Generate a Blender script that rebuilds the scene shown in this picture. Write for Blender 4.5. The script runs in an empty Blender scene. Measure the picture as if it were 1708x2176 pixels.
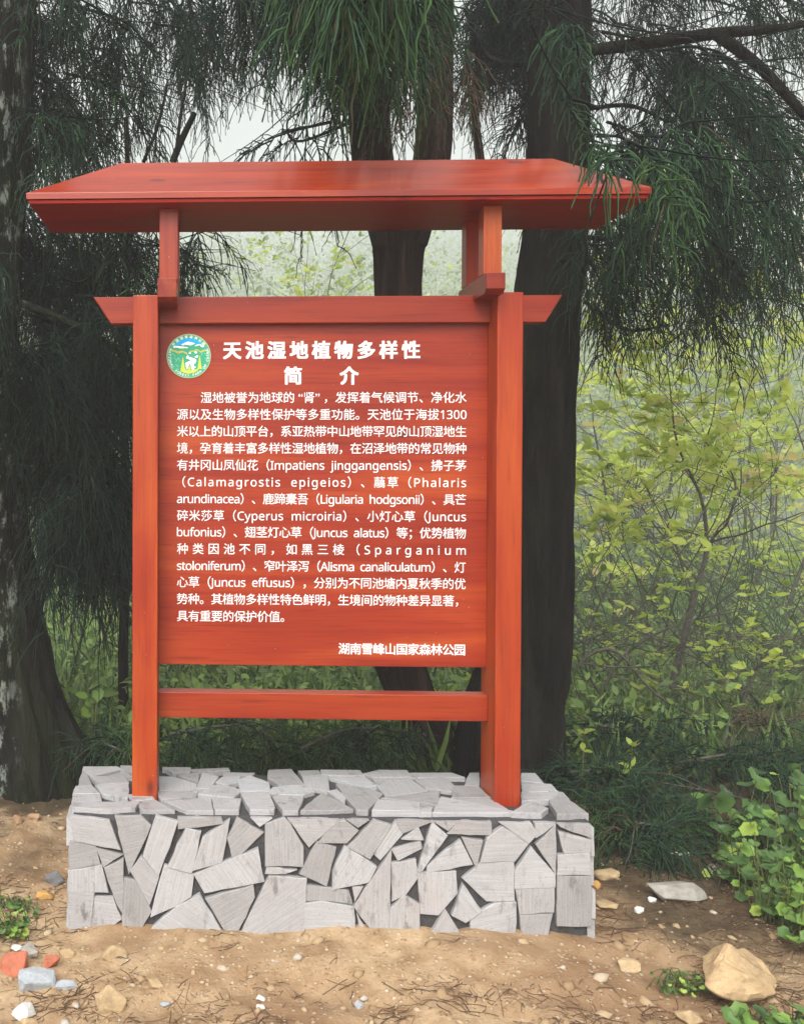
import bpy, bmesh, math, random
import numpy as np
from mathutils import Matrix, Vector
C = bpy.context.scene.collection
S = bpy.context.scene

# ---------------------------------------------------------------- camera
F, PPX, PPY, IW, IH = 2050.0, 338.0, 1016.2, 1708.0, 2176.0     # photo measured in a 1708 x 2176 frame
YAW, PIT, ROL, CAMZ = -0.0406, -0.0106, 0.0024, 1.4748
def unrot(a, b, c_):                                            # camera right / forward / up -> world
    c, s = math.cos(PIT), math.sin(PIT)
    yr, z = c*b - s*c_, s*b + c*c_
    c, s = math.cos(YAW), math.sin(YAW)
    return Vector((c*a + s*yr, -s*a + c*yr, z))
cr, sr = math.cos(ROL), math.sin(ROL)
cd = bpy.data.cameras.new('camera')
cam = bpy.data.objects.new('camera', cd); C.objects.link(cam)
right, fwd, up = unrot(cr, 0, sr), unrot(0, 1, 0), unrot(-sr, 0, cr)
cam.matrix_world = Matrix((( right.x, up.x, -fwd.x, 0), (right.y, up.y, -fwd.y, 0), (right.z, up.z, -fwd.z, CAMZ), (0, 0, 0, 1)))
cd.sensor_fit = 'VERTICAL'; cd.sensor_height = 24; cd.lens = 24*F/IH
cd.shift_x = (IW/2 - PPX)/IH; cd.shift_y = -(IH/2 - PPY)/IH
cd.clip_start = 0.05; cd.clip_end = 2000
S.camera = cam

# ---------------------------------------------------------------- light
SUN_EL, SUN_AZ = math.radians(44), math.radians(196)            # from behind the viewer, a little to the left
w = bpy.data.worlds.new('World'); S.world = w; w.use_nodes = True
nt = w.node_tree; nt.nodes.clear()
sky = nt.nodes.new('ShaderNodeTexSky'); sky.sky_type = 'NISHITA'; sky.sun_disc = False
sky.sun_elevation = SUN_EL; sky.sun_rotation = SUN_AZ; sky.air_density = 1.2; sky.dust_density = 6; sky.ozone_density = 1
hs = nt.nodes.new('ShaderNodeHueSaturation'); hs.inputs['Saturation'].default_value = 0.16
bg = nt.nodes.new('ShaderNodeBackground'); bg.inputs['Strength'].default_value = 0.15
ow = nt.nodes.new('ShaderNodeOutputWorld')
nt.links.new(sky.outputs[0], hs.inputs['Color']); nt.links.new(hs.outputs[0], bg.inputs[0]); nt.links.new(bg.outputs[0], ow.inputs[0])
sl = bpy.data.lights.new('sun', 'SUN'); sl.energy = 1.3; sl.angle = math.radians(40); sl.color = (1, .965, .92)
so = bpy.data.objects.new('sun', sl); C.objects.link(so)
sd = Vector((math.sin(SUN_AZ)*math.cos(SUN_EL), math.cos(SUN_AZ)*math.cos(SUN_EL), math.sin(SUN_EL)))
so.rotation_euler = sd.to_track_quat('Z', 'Y').to_euler(); so.location = (0, 0, 30)
S.view_settings.view_transform = 'Standard'; S.view_settings.look = 'None'
S.view_settings.exposure = 0.65; S.view_settings.gamma = 1
HAZE = 0.0058

# ---------------------------------------------------------------- helpers
def ray(u, v):
    du, dv = u - PPX, v - PPY
    a, b = cr*du + sr*dv, -sr*du + cr*dv
    return unrot(a/F, 1, -b/F)
CAM = Vector((0, 0, CAMZ))
def at(u, v, y):
    r = ray(u, v); return CAM + r*(y/r.y)
def gnd(u, v, z=0.0):
    r = ray(u, v); return CAM + r*((z - CAMZ)/r.z)
def lat(h, x, y):                                               # lattice value noise
    xi, yi = np.floor(x).astype(int), np.floor(y).astype(int)
    fx, fy = x - xi, y - yi; fx = fx*fx*(3 - 2*fx); fy = fy*fy*(3 - 2*fy)
    g = lambda a, b: h[a % 64, b % 64]
    return (g(xi, yi)*(1-fx) + g(xi+1, yi)*fx)*(1-fy) + (g(xi, yi+1)*(1-fx) + g(xi+1, yi+1)*fx)*fy
HL = np.random.default_rng(5).uniform(-1, 1, (64, 64))
def fbm(x, y, o=4):
    x, y = np.asarray(x, float), np.asarray(y, float); r = 0; a = 1
    for k in range(o):
        r = r + a*lat(HL, x*2**k + 7.3*k, y*2**k + 3.1*k); a *= .5
    return r
def ground_z(x, y):
    x, y = np.asarray(x, float), np.asarray(y, float)
    z = -.034 + .022*fbm(x*1.3, y*1.3, 3) + .018*fbm(x*6 + 3, y*6, 3) + .011*np.abs(fbm(x*17 + 1, y*17, 3))
    z = z + .10*np.clip((-.55 - x)/1.2, 0, 1)*np.clip((y - 2.7)/1.2, 0, 1)
    pl = np.clip(1 - np.maximum(np.abs(x - .42)/1.0, np.abs(y - 3.3)/.5), 0, 1)
    z = z*(1 - .35*np.clip(pl*4, 0, 1))
    dp_ = np.maximum(np.maximum(np.abs(x - .42) - .84, np.abs(y - 3.33) - .23), 0)
    z = z + .022*np.clip(.45 + .9*fbm(x*4.3, y*4.3 + 2, 3), 0, 1.4)*np.exp(-dp_/.045)        # soil piled against the plinth
    z = z - .13*np.clip(y - 5.4, 0, 8) - .02*np.clip(x - 2.2, 0, 10)
    hill = np.clip(y - 55, 0, 400)
    return z + .25*hill + 1.5*fbm(x*.04, y*.04, 2)*np.clip((y - 20)/20, 0, 1)
def gz(x, y): return float(ground_z(np.array([x]), np.array([y]))[0])

def mkmesh(name, v, f):
    me = bpy.data.meshes.new(name)
    if isinstance(f, np.ndarray):
        v = np.asarray(v, np.float32); n, k = f.shape
        me.vertices.add(len(v)); me.vertices.foreach_set('co', v.ravel())
        me.loops.add(n*k); me.loops.foreach_set('vertex_index', f.astype(np.int32).ravel())
        me.polygons.add(n); me.polygons.foreach_set('loop_start', np.arange(0, n*k, k, dtype=np.int32))
        me.update(calc_edges=True)
    else:
        me.from_pydata([tuple(p) for p in v], [], f); me.update()
    return me
def tag(o, label=None, cat=None, group=None, kind=None):
    if label: o['label'] = label
    if cat: o['category'] = cat
    if group: o['group'] = group
    if kind: o['kind'] = kind
    return o
def thing(name, label, cat, loc, group=None):
    o = bpy.data.objects.new(name, None); C.objects.link(o); o.location = loc; o.empty_display_size = .1
    return tag(o, label, cat, group)
def root_loc(o):
    l = Vector((0, 0, 0))
    while o is not None: l = l + o.location; o = o.parent
    return l
def obj(name, v, f, mats, parent=None, loc=None, smooth=False, tone=None, mi=None, recalc=False):
    base = root_loc(parent) if parent else Vector(loc or (0, 0, 0))
    v = np.asarray(v, np.float64) - np.array(base)
    me = mkmesh(name, v, f)
    if recalc:
        b = bmesh.new(); b.from_mesh(me); bmesh.ops.recalc_face_normals(b, faces=b.faces); b.to_mesh(me); b.free()
    for m in (mats if isinstance(mats, (list, tuple)) else [mats]): me.materials.append(m)
    if smooth: me.polygons.foreach_set('use_smooth', np.ones(len(me.polygons), bool))
    if mi is not None: me.polygons.foreach_set('material_index', np.asarray(mi, np.int32))
    if tone is not None:
        a = me.attributes.new('tone', 'FLOAT', 'POINT'); a.data.foreach_set('value', np.asarray(tone, np.float32))
    o = bpy.data.objects.new(name, me); C.objects.link(o)
    if parent: o.parent = parent
    else: o.location = base
    return o
def bevel_mesh(v, f, off, seg=2):
    b = bmesh.new(); vs = [b.verts.new(p) for p in v]
    for q in f: b.faces.new([vs[i] for i in q])
    bmesh.ops.recalc_face_normals(b, faces=b.faces)
    if off: bmesh.ops.bevel(b, geom=list(b.edges), offset=off, segments=seg, affect='EDGES', profile=.5)
    b.verts.index_update()
    V = [tuple(x.co) for x in b.verts]; Fc = [[x.index for x in q.verts] for q in b.faces]; b.free()
    return V, Fc
BOXF = [(0,1,3,2), (4,6,7,5), (0,4,5,1), (2,3,7,6), (0,2,6,4), (1,5,7,3)]
def box(x0, x1, y0, y1, z0, z1, off=.003):
    v = [(x, y, z) for x in (x0, x1) for y in (y0, y1) for z in (z0, z1)]
    return bevel_mesh(v, BOXF, off)
def prism(poly0, poly1, off=.003):                              # two matching loops joined into a solid
    n = len(poly0); v = list(poly0) + list(poly1)
    f = [tuple(range(n)), tuple(range(2*n-1, n-1, -1))] + [(i, (i+1) % n, n+(i+1) % n, n+i) for i in range(n)]
    return bevel_mesh(v, f, off)
def join(parts):
    V, Fc = [], []
    for v, f in parts:
        o = len(V); V += [tuple(p) for p in v]; Fc += [[i+o for i in q] for q in f]
    return V, Fc
def strands(P, R, sides=3):                                     # P (N,K,3) polylines, R (N,K) radii -> verts, quads
    N, K, _ = P.shape
    d = P[:, -1] - P[:, 0]; d /= np.linalg.norm(d, axis=1, keepdims=True) + 1e-9
    h = np.where(np.abs(d[:, 2:3]) < .8, np.array([[0, 0, 1.]]), np.array([[1., 0, 0]]))
    a = np.cross(d, h); a /= np.linalg.norm(a, axis=1, keepdims=True) + 1e-9
    b = np.cross(d, a)
    th = np.arange(sides)*2*math.pi/sides
    ring = a[:, None, None, :]*np.cos(th)[None, None, :, None] + b[:, None, None, :]*np.sin(th)[None, None, :, None]
    V = (P[:, :, None, :] + ring*R[:, :, None, None]).reshape(-1, 3)
    i = np.arange(N)[:, None, None]*K*sides + np.arange(K-1)[None, :, None]*sides
    j = np.arange(sides)[None, None, :]; j2 = (j + 1) % sides
    Fq = np.stack([i+j, i+j2, i+sides+j2, i+sides+j], -1).reshape(-1, 4)
    return V, Fq
def cat_q(lst):
    V, Fq, T, o = [], [], [], 0
    for it in lst:
        V.append(it[0]); Fq.append(it[1] + o); o += len(it[0])
        T.append(it[2] if len(it) > 2 else np.zeros(len(it[0])))
    return np.concatenate(V), np.concatenate(Fq), np.concatenate(T)
def curve_pts(ctrl, n):                                         # Catmull-Rom through control points (with radius in column 3)
    c = np.array(ctrl, float); c = np.vstack([2*c[0]-c[1], c, 2*c[-1]-c[-2]])
    out = []
    m = len(c) - 3
    for t in np.linspace(0, m - 1e-6, n):
        k = int(t); u = t - k; p0, p1, p2, p3 = c[k:k+4]
        out.append(.5*((2*p1) + (p2-p0)*u + (2*p0-5*p1+4*p2-p3)*u*u + (3*p1-p0-3*p2+p3)*u**3))
    return np.array(out)
def tube(ctrl, n=24, sides=8):
    q = curve_pts(ctrl, n); return strands(q[None, :, :3], q[None, :, 3], sides)
def trunk_mesh(ctrl, n=90, sides=40, seed=0, ridge=.09):
    q = curve_pts(ctrl, n); P, R = q[:, :3], np.maximum(q[:, 3], .01)
    th = np.arange(sides)*2*math.pi/sides
    s = np.concatenate([[0], np.cumsum(np.linalg.norm(np.diff(P, axis=0), axis=1))])
    TH, SS = np.meshgrid(th, s)
    nz = fbm(np.cos(TH)*3.5 + seed*3.7 + np.sin(TH)*2, SS*.8 + np.sin(TH)*3 + seed, 4)
    per = 32*TH/(2*math.pi) + .8*fbm(SS*2.2, SS*0 + seed, 2)    # strips of bark that run up the trunk
    fine = .55*np.abs(lat(HL, np.mod(per, 32) + seed, SS*2.3)) + .35*lat(HL, np.mod(per*2, 64), SS*5 + seed) - .3
    low = np.clip(1 - s/.7, 0, 1)[:, None]                      # buttressed foot
    RR = R[:, None]*(1 + ridge*nz*.7 + ridge*1.3*fine + .22*low**2*np.cos(TH*3 + seed*2))
    V = P[:, None, :] + np.stack([np.cos(TH)*RR, np.sin(TH)*RR, 0*RR], -1)
    i = np.arange(n-1)[:, None]*sides; j = np.arange(sides)[None, :]; j2 = (j+1) % sides
    Fq = np.stack([i+j, i+j2, i+sides+j2, i+sides+j], -1).reshape(-1, 4)
    return V.reshape(-1, 3), Fq
def unit(a): return a/(np.linalg.norm(a, axis=-1, keepdims=True) + 1e-9)

# ---------------------------------------------------------------- materials
class NB:
    def __init__(s, name):
        s.m = bpy.data.materials.new(name); s.m.use_nodes = True; s.t = s.m.node_tree; s.t.nodes.clear()
        s.out = s.t.nodes.new('ShaderNodeOutputMaterial'); s.b = s.t.nodes.new('ShaderNodeBsdfPrincipled')
        s.t.links.new(s.b.outputs[0], s.out.inputs[0])
    def n(s, typ, **kw):
        nd = s.t.nodes.new('ShaderNode' + typ)
        for k, v in kw.items():
            if hasattr(nd, k) and not k[0].isupper(): setattr(nd, k, v)
            else: nd.inputs[k.replace('_', ' ')].default_value = v
        return nd
    def l(s, a, b): s.t.links.new(a, b)
    def coord(s, scale=(1, 1, 1), which='Object', rot=(0, 0, 0)):
        tc = s.n('TexCoord'); mp = s.n('Mapping'); mp.inputs['Scale'].default_value = scale; mp.inputs['Rotation'].default_value = rot
        s.l(tc.outputs[which], mp.inputs[0]); return mp.outputs[0]
    def noise(s, co, scale, detail=4, rough=.55, dist=0):
        nd = s.n('TexNoise'); nd.inputs['Scale'].default_value = scale; nd.inputs['Detail'].default_value = detail
        nd.inputs['Roughness'].default_value = rough; nd.inputs['Distortion'].default_value = dist
        if co is not None: s.l(co, nd.inputs['Vector'])
        return nd.outputs['Fac']
    def ramp(s, fac, stops):
        r = s.n('ValToRGB'); e = r.color_ramp.elements
        while len(e) < len(stops): e.new(.5)
        for k, (p, c) in enumerate(stops):
            e[k].position = p; e[k].color = (c, c, c, 1) if isinstance(c, (int, float)) else (*c, 1)
        s.l(fac, r.inputs[0]); return r.outputs[0]
    def mix(s, fac, a, b, mode='MIX'):
        m = s.n('MixRGB'); m.blend_type = mode
        for i, x in ((0, fac), (1, a), (2, b)):
            if isinstance(x, bpy.types.NodeSocket): s.l(x, m.inputs[i])
            else: m.inputs[i].default_value = x if i == 0 else (*x, 1)
        return m.outputs[0]
    def bump(s, h, strength, dist=.01):
        b = s.n('Bump'); b.inputs['Strength'].default_value = strength; b.inputs['Distance'].default_value = dist
        s.l(h, b.inputs['Height']); s.l(b.outputs[0], s.b.inputs['Normal'])
    def color(s, c):
        if isinstance(c, bpy.types.NodeSocket): s.l(c, s.b.inputs['Base Color'])
        else: s.b.inputs['Base Color'].default_value = (*c, 1)
    def rough(s, c):
        if isinstance(c, bpy.types.NodeSocket): s.l(c, s.b.inputs['Roughness'])
        else: s.b.inputs['Roughness'].default_value = c
    def spec(s, v): s.b.inputs['Specular IOR Level'].default_value = v

def wood(name, axis, tint=(1, 1, 1), seed=0, wet=0):
    m = NB(name); st = [38, 38, 38]; st[axis] = 1.3
    g = m.coord(tuple(st)); mpn = g.node; mpn.inputs['Location'].default_value = (seed*3.1, seed*1.7, seed*.9)
    st2 = [7, 7, 7]; st2[axis] = .9
    g2 = m.coord(tuple(st2)); g2.node.inputs['Location'].default_value = (seed*1.3, seed, seed*2.2)
    st3 = [170, 170, 170]; st3[axis] = 5
    g3 = m.coord(tuple(st3))
    grain, cloud, fine = m.noise(g, 1, 5, .6, .6), m.noise(g2, 1, 3, .5, .8), m.noise(g3, 1, 3, .6)
    t = lambda c: tuple(a*b for a, b in zip(c, tint))
    c1 = m.ramp(cloud, [(.32, t((.14, .008, .006))), (.48, t((.23, .018, .006))), (.66, t((.37, .062, .008)))])
    c2 = m.ramp(grain, [(.30, t((.17, .012, .006))), (.46, t((.23, .021, .006))), (.72, t((.29, .034, .007)))])
    c = m.mix(.5, c1, c2)
    c = m.mix(m.ramp(fine, [(.32, .5), (.45, 0.0)]), c, t((.10, .008, .006)))
    kn = m.n('TexVoronoi'); kn.inputs['Scale'].default_value = 1
    st4 = [6.5, 6.5, 6.5]; st4[axis] = 2.6
    g4 = m.coord(tuple(st4)); g4.node.inputs['Location'].default_value = (seed*.77, seed*1.9, seed*.4); m.l(g4, kn.inputs['Vector'])
    c = m.mix(m.ramp(kn.outputs['Distance'], [(.035, .75), (.11, 0.0)]), c, t((.06, .007, .005)))
    vs = m.n('TexVoronoi'); vs.inputs['Scale'].default_value = 60; m.l(m.coord(), vs.inputs['Vector'])   # pale specks of dust and rain
    sp = m.noise(m.coord(), 34, 2)
    spk = m.n('Math'); spk.operation = 'MULTIPLY'
    m.l(m.ramp(vs.outputs['Distance'], [(.05, 1.0), (.12, 0.0)]), spk.inputs[0]); m.l(m.ramp(sp, [(.60, 0.0), (.68, .55)]), spk.inputs[1])
    c = m.mix(spk.outputs[0], c, (.75, .55, .45))
    m.color(c); m.rough(m.ramp(cloud, [(.3, .34 - wet), (.7, .46 - wet)])); m.spec(.3)
    m.b.inputs['Coat Weight'].default_value = .10; m.b.inputs['Coat Roughness'].default_value = .22
    m.bump(grain, .10, .004)
    return m.m
WX, WZ, WY = wood('varnished_wood_along', 0, (1.12, 1.2, 1.05)), wood('varnished_wood_upright', 2, (1.28, 1.5, 1.2), seed=2), wood('varnished_wood_cross', 1, (.85, .8, .9), seed=4)
WP = wood('varnished_panel', 0, (1.2, 1.25, 1.05), seed=7)
WR = wood('wet_varnished_roof', 0, (1.35, 1.6, 1.2), seed=15, wet=.17); WR.node_tree.nodes['Principled BSDF'].inputs['Coat Weight'].default_value = .35
WS = wood('shade_tinted_soffit', 0, (.95, .5, .7), seed=12)  # darker maroon tint carries the shade under the roof in the wood colour
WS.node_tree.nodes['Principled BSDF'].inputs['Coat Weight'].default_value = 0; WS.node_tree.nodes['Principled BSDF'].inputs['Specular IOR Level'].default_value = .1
WU = wood('varnished_wood_pale', 2, (1.4, 2.1, 1.7), seed=9)

def plain(name, c, r=.6, nscale=30, var=.25, spec=.3, bump=.0):
    m = NB(name); n = m.noise(m.coord(), nscale, 5)
    m.color(m.ramp(n, [(.3, tuple(x*(1-var) for x in c)), (.7, tuple(min(1, x*(1+var)) for x in c))])); m.rough(r); m.spec(spec)
    if bump: m.bump(n, bump, .01)
    return m.m
def slab_mat():
    m = NB('grooved_grey_stone')
    uv = m.coord((7, 170, 1), 'UV'); uv2 = m.coord((4, 380, 1), 'UV')
    a, b = m.noise(uv, 1, 4, .62), m.noise(uv2, 1, 2, .6)
    at_ = m.n('Attribute'); at_.attribute_name = 'tone'
    c = m.ramp(a, [(.25, (.345, .345, .352)), (.5, (.395, .396, .405)), (.78, (.50, .505, .52))])
    c = m.mix(m.ramp(b, [(.36, .28), (.47, 0.0)]), c, (.25, .245, .245))
    mo_ = m.noise(m.coord(), 11, 6, .7); sk = m.noise(m.coord(), 160, 3, .7)
    c = m.mix(m.ramp(mo_, [(.35, .22), (.55, 0.0)]), c, (.27, .262, .255)); c = m.mix(m.ramp(sk, [(.32, .5), (.42, 0.0)]), c, (.17, .165, .165))
    c = m.mix(1, c, m.ramp(at_.outputs['Fac'], [(0, (.72, .70, .68)), (.5, (.92, .90, .89)), (1, (1, 1, 1))]), 'MULTIPLY')
    sn = m.noise(m.coord((1, 1, .35)), 26, 6, .7)                # dark water and soil stains with their own shape
    big = m.noise(m.coord(), 5, 3)
    mul = m.n('Math'); mul.operation = 'MULTIPLY'
    m.l(m.ramp(sn, [(.53, 0.0), (.63, .85)]), mul.inputs[0]); m.l(m.ramp(big, [(.45, 0.05), (.68, 1.0)]), mul.inputs[1])
    c = m.mix(mul.outputs[0], c, (.09, .085, .08))
    pk = m.noise(m.coord(), 4.3, 3)
    c = m.mix(m.ramp(pk, [(.58, 0.0), (.75, .35)]), c, (.42, .35, .32))
    m.color(c); m.rough(.55); m.spec(.35); m.bump(a, .22, .003)
    return m.m
SLAB = slab_mat()
def mortar():
    m = NB('grey_mortar'); n = m.noise(m.coord(), 60, 6, .7); n2 = m.noise(m.coord(), 9, 3)
    m.color(m.mix(m.ramp(n2, [(.35, 0.0), (.65, .6)]), m.ramp(n, [(.3, (.028, .028, .03)), (.7, (.085, .085, .09))]), (.05, .048, .046)))
    m.rough(.9); m.bump(n, .8, .012); return m.m
MORT = mortar()
def soil():
    m = NB('sandy_soil'); co = m.coord()
    n1, n2, n3 = m.noise(co, 1.1, 5, .6), m.noise(co, 9, 6, .65), m.noise(co, 75, 4, .7)
    c = m.ramp(n2, [(.28, (.24, .148, .075)), (.5, (.42, .295, .17)), (.72, (.54, .405, .255))])
    c = m.mix(m.ramp(n1, [(.42, 0.0), (.60, .75)]), c, (.22, .125, .065))
    v = m.n('TexVoronoi'); v.inputs['Scale'].default_value = 62; m.l(co, v.inputs['Vector'])
    peb = m.n('TexVoronoi'); peb.inputs['Scale'].default_value = 62; peb.feature = 'F1'; m.l(co, peb.inputs['Vector'])
    sep = m.n('SeparateColor'); m.l(peb.outputs['Color'], sep.inputs[0])
    on = m.n('Math'); on.operation = 'MULTIPLY'
    m.l(m.ramp(sep.outputs[0], [(.72, 0.0), (.76, 1.0)]), on.inputs[0]); m.l(m.ramp(v.outputs['Distance'], [(.30, 1.0), (.42, 0.0)]), on.inputs[1])
    c = m.mix(on.outputs[0], c, m.ramp(sep.outputs[1], [(0, (.34, .19, .09)), (.5, (.46, .35, .22)), (.9, (.50, .40, .27)), (1, (.58, .53, .45))]))
    c = m.mix(m.ramp(n3, [(.3, .5), (.5, 0.0)]), c, (.22, .14, .08))
    # litter-stained earth towards the forest, clear sand by the path: a patchy change of ground, not light
    sx = m.n('SeparateXYZ'); m.l(co, sx.inputs[0])
    add = m.n('Math'); add.operation = 'MULTIPLY_ADD'; add.inputs[1].default_value = 1.0
    nb = m.noise(co, 2.3, 5, .65)
    mx_ = m.n('MapRange'); mx_.inputs[1].default_value = 1.05; mx_.inputs[2].default_value = 2.0; mx_.inputs[4].default_value = 1.5; m.l(sx.outputs['X'], mx_.inputs[0])
    ay_ = m.n('Math'); ay_.operation = 'ADD'; m.l(sx.outputs['Y'], ay_.inputs[0]); m.l(mx_.outputs[0], ay_.inputs[1])
    m.l(ay_.outputs[0], add.inputs[0]); m.l(m.ramp(nb, [(.2, 0.0), (.8, 2.0)]), add.inputs[2])
    mr = m.n('MapRange'); mr.inputs[1].default_value = 4.6; mr.inputs[2].default_value = 5.4; m.l(add.outputs[0], mr.inputs[0])
    c = m.mix(mr.outputs[0], c, m.ramp(n2, [(.3, (.045, .035, .022)), (.7, (.13, .09, .05))]))
    mr2 = m.n('MapRange'); mr2.inputs[1].default_value = 7.5; mr2.inputs[2].default_value = 10; m.l(add.outputs[0], mr2.inputs[0])
    c = m.mix(mr2.outputs[0], c, m.ramp(nb, [(.3, (.10, .13, .06)), (.7, (.20, .26, .12))]))
    m.color(c); m.rough(.92); m.spec(.2)
    bb = m.n('Math'); bb.operation = 'ADD'; m.l(n3, bb.inputs[0]); m.l(on.outputs[0], bb.inputs[1])
    m.bump(bb.outputs[0], .7, .008); return m.m
SOIL = soil()
def bark(name, base, moss=0.0, lichen=0.0, red=0.0):
    m = NB(name); co = m.coord((9, 9, 1.1)); co2 = m.coord((30, 30, 2.5))
    a, b = m.noise(co, 1.4, 6, .65, .5), m.noise(co2, 1, 5, .7)
    c = m.ramp(a, [(.32, tuple(x*.25 for x in base)), (.52, base), (.72, tuple(x*2.6 for x in base))])
    c = m.mix(m.ramp(b, [(.3, .6), (.5, 0.0)]), c, tuple(x*.25 for x in base))
    if moss:
        mo = m.noise(m.coord((3, 3, 1.2)), 2, 5, .65)
        c = m.mix(m.ramp(mo, [(.45, 0.0), (.62, moss)]), c, (.018, .026, .009))
    if lichen:
        li = m.noise(m.coord((5, 5, 2)), 3.3, 7, .75); sx = m.n('SeparateXYZ'); m.l(m.coord(), sx.inputs[0])
        mu = m.n('Math'); mu.operation = 'MULTIPLY'
        mr = m.n('MapRange'); mr.inputs[1].default_value = .02; mr.inputs[2].default_value = -.22; m.l(sx.outputs['X'], mr.inputs[0])
        m.l(m.ramp(li, [(.53, 0.0), (.60, lichen)]), mu.inputs[0]); m.l(mr.outputs[0], mu.inputs[1])
        c = m.mix(mu.outputs[0], c, (.42, .47, .42))
    m.color(c); m.rough(.9); m.spec(.1); m.bump(a, 1.0, .06); return m.m
def leafy(name, stops, rough=.5, trans=.0, spec=.3):
    m = NB(name); at_ = m.n('Attribute'); at_.attribute_name = 'tone'
    c = m.ramp(at_.outputs['Fac'], stops); m.color(c); m.rough(rough); m.spec(spec)
    if trans:
        tr = m.n('BsdfTranslucent'); m.l(c, tr.inputs[0]); mx = m.n('MixShader'); mx.inputs[0].default_value = trans
        m.l(m.b.outputs[0], mx.inputs[1]); m.l(tr.outputs[0], mx.inputs[2]); m.l(mx.outputs[0], m.out.inputs[0])
    return m.m
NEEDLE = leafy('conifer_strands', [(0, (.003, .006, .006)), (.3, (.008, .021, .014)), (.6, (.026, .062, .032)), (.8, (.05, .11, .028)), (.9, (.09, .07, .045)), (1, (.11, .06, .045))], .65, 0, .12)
LITTER = leafy('dead_needles', [(0, (.05, .03, .018)), (.5, (.12, .065, .035)), (1, (.24, .14, .075))], .9)
SPRING = leafy('spring_leaves', [(0, (.20, .30, .07)), (.35, (.42, .54, .10)), (.72, (.62, .70, .15)), (.9, (.68, .68, .22)), (1, (.66, .55, .25))], .45, .62)
UNDER = leafy('undergrowth_leaves', [(0, (.04, .07, .03)), (.5, (.13, .21, .05)), (1, (.30, .42, .11))], .5, .3)
VINE = leafy('bramble_leaves', [(0, (.035, .075, .03)), (.5, (.085, .17, .045)), (.85, (.20, .34, .06)), (1, (.34, .45, .08))], .42, .25)
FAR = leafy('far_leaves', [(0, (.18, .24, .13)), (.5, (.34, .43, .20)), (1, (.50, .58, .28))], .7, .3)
TWIG = plain('twig_bark', (.075, .07, .055), .85, 40, .4)
WHITE = plain('white_letter_paint', (.80, .80, .81), .5, 20, .05)
STEM = plain('green_stem', (.12, .14, .05), .7, 40, .3)

# ---------------------------------------------------------------- ground
def grade(a, b, fine, lo, hi, growth=1.18):
    c = list(np.arange(a, b, fine)); s = fine; x = b
    while x < hi: c.append(x); s = min(s*growth, 6); x += s
    c.append(hi); s = fine; x = a; pre = []
    while x > lo: s = min(s*growth, 6); x -= s; pre.append(max(x, lo))
    return np.array(sorted(set(np.round(pre + c, 4))))
gx, gy = grade(-1.4, 2.9, .022, -170, 170), grade(1.75, 4.7, .022, -14, 290)
GX, GY = np.meshgrid(gx, gy)
GV = np.stack([GX, GY, ground_z(GX, GY)], -1).reshape(-1, 3)
nx, ny = len(gx), len(gy)
ii = np.arange(ny-1)[:, None]*nx + np.arange(nx-1)[None, :]
GF = np.stack([ii, ii+1, ii+nx+1, ii+nx], -1).reshape(-1, 4)
tag(obj('ground', GV, GF, SOIL, smooth=True), kind='structure')

# ---------------------------------------------------------------- the sign
XC, Y0, HS, PW, PD, ZT, ZP = .4267, 3.3273, .6468, .0848, .0817, 2.0566, .3642
YF = Y0 - PD
sign = thing('info_sign', 'large red varnished wooden notice board with a small gabled roof', 'notice board', (XC, Y0, ZP))
for x0, zt in ((XC - HS, ZT), (XC + HS - PW, ZT + .004)):
    obj('post', *box(x0, x0 + PW, YF, Y0 + PD, ZP - .02, zt, .004), WZ, sign)
xl, xr_ = XC - HS + PW, XC + HS - PW                            # the clear span between the posts
YB = 3.315
def beamz(v): return at(690, v, YB).z
zt_, zb_ = beamz(629), beamz(686)
a0, a1, b0, b1 = at(199, 632, YB).x, at(236, 686, YB).x, at(1159, 681, YB).x, at(1195, 624, YB).x
top = join([prism([(a0, YB, zt_), (a1, YB, zb_), (XC-HS-.0006, YB, zb_), (XC-HS-.0006, YB, zt_)], [(a0, YB+.06, zt_), (a1, YB+.06, zb_), (XC-HS-.0006, YB+.06, zb_), (XC-HS-.0006, YB+.06, zt_)]),
            box(xl, xr_, YB, YB+.06, zb_, zt_),
            prism([(XC+HS+.0006, YB, zt_), (XC+HS+.0006, YB, zb_), (b0, YB, zb_), (b1, YB, zt_)], [(XC+HS+.0006, YB+.06, zt_), (XC+HS+.0006, YB+.06, zb_), (b0, YB+.06, zb_), (b1, YB+.06, zt_)])])
obj('top_beam', *top, WX, sign)
YP = 3.347                                                      # face of the board
zp1 = at(690, 1415, YP).z
panel = obj('panel', *box(xl, xr_, YP, YP + .03, zp1, zb_ + .012, .002), WP, sign)
z0, z1 = at(690, 1529, 3.325).z, at(690, 1474, 3.325).z
obj('lower_beam', *box(xl, xr_, 3.325, 3.385, z0, z1, .003), WX, sign)
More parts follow.
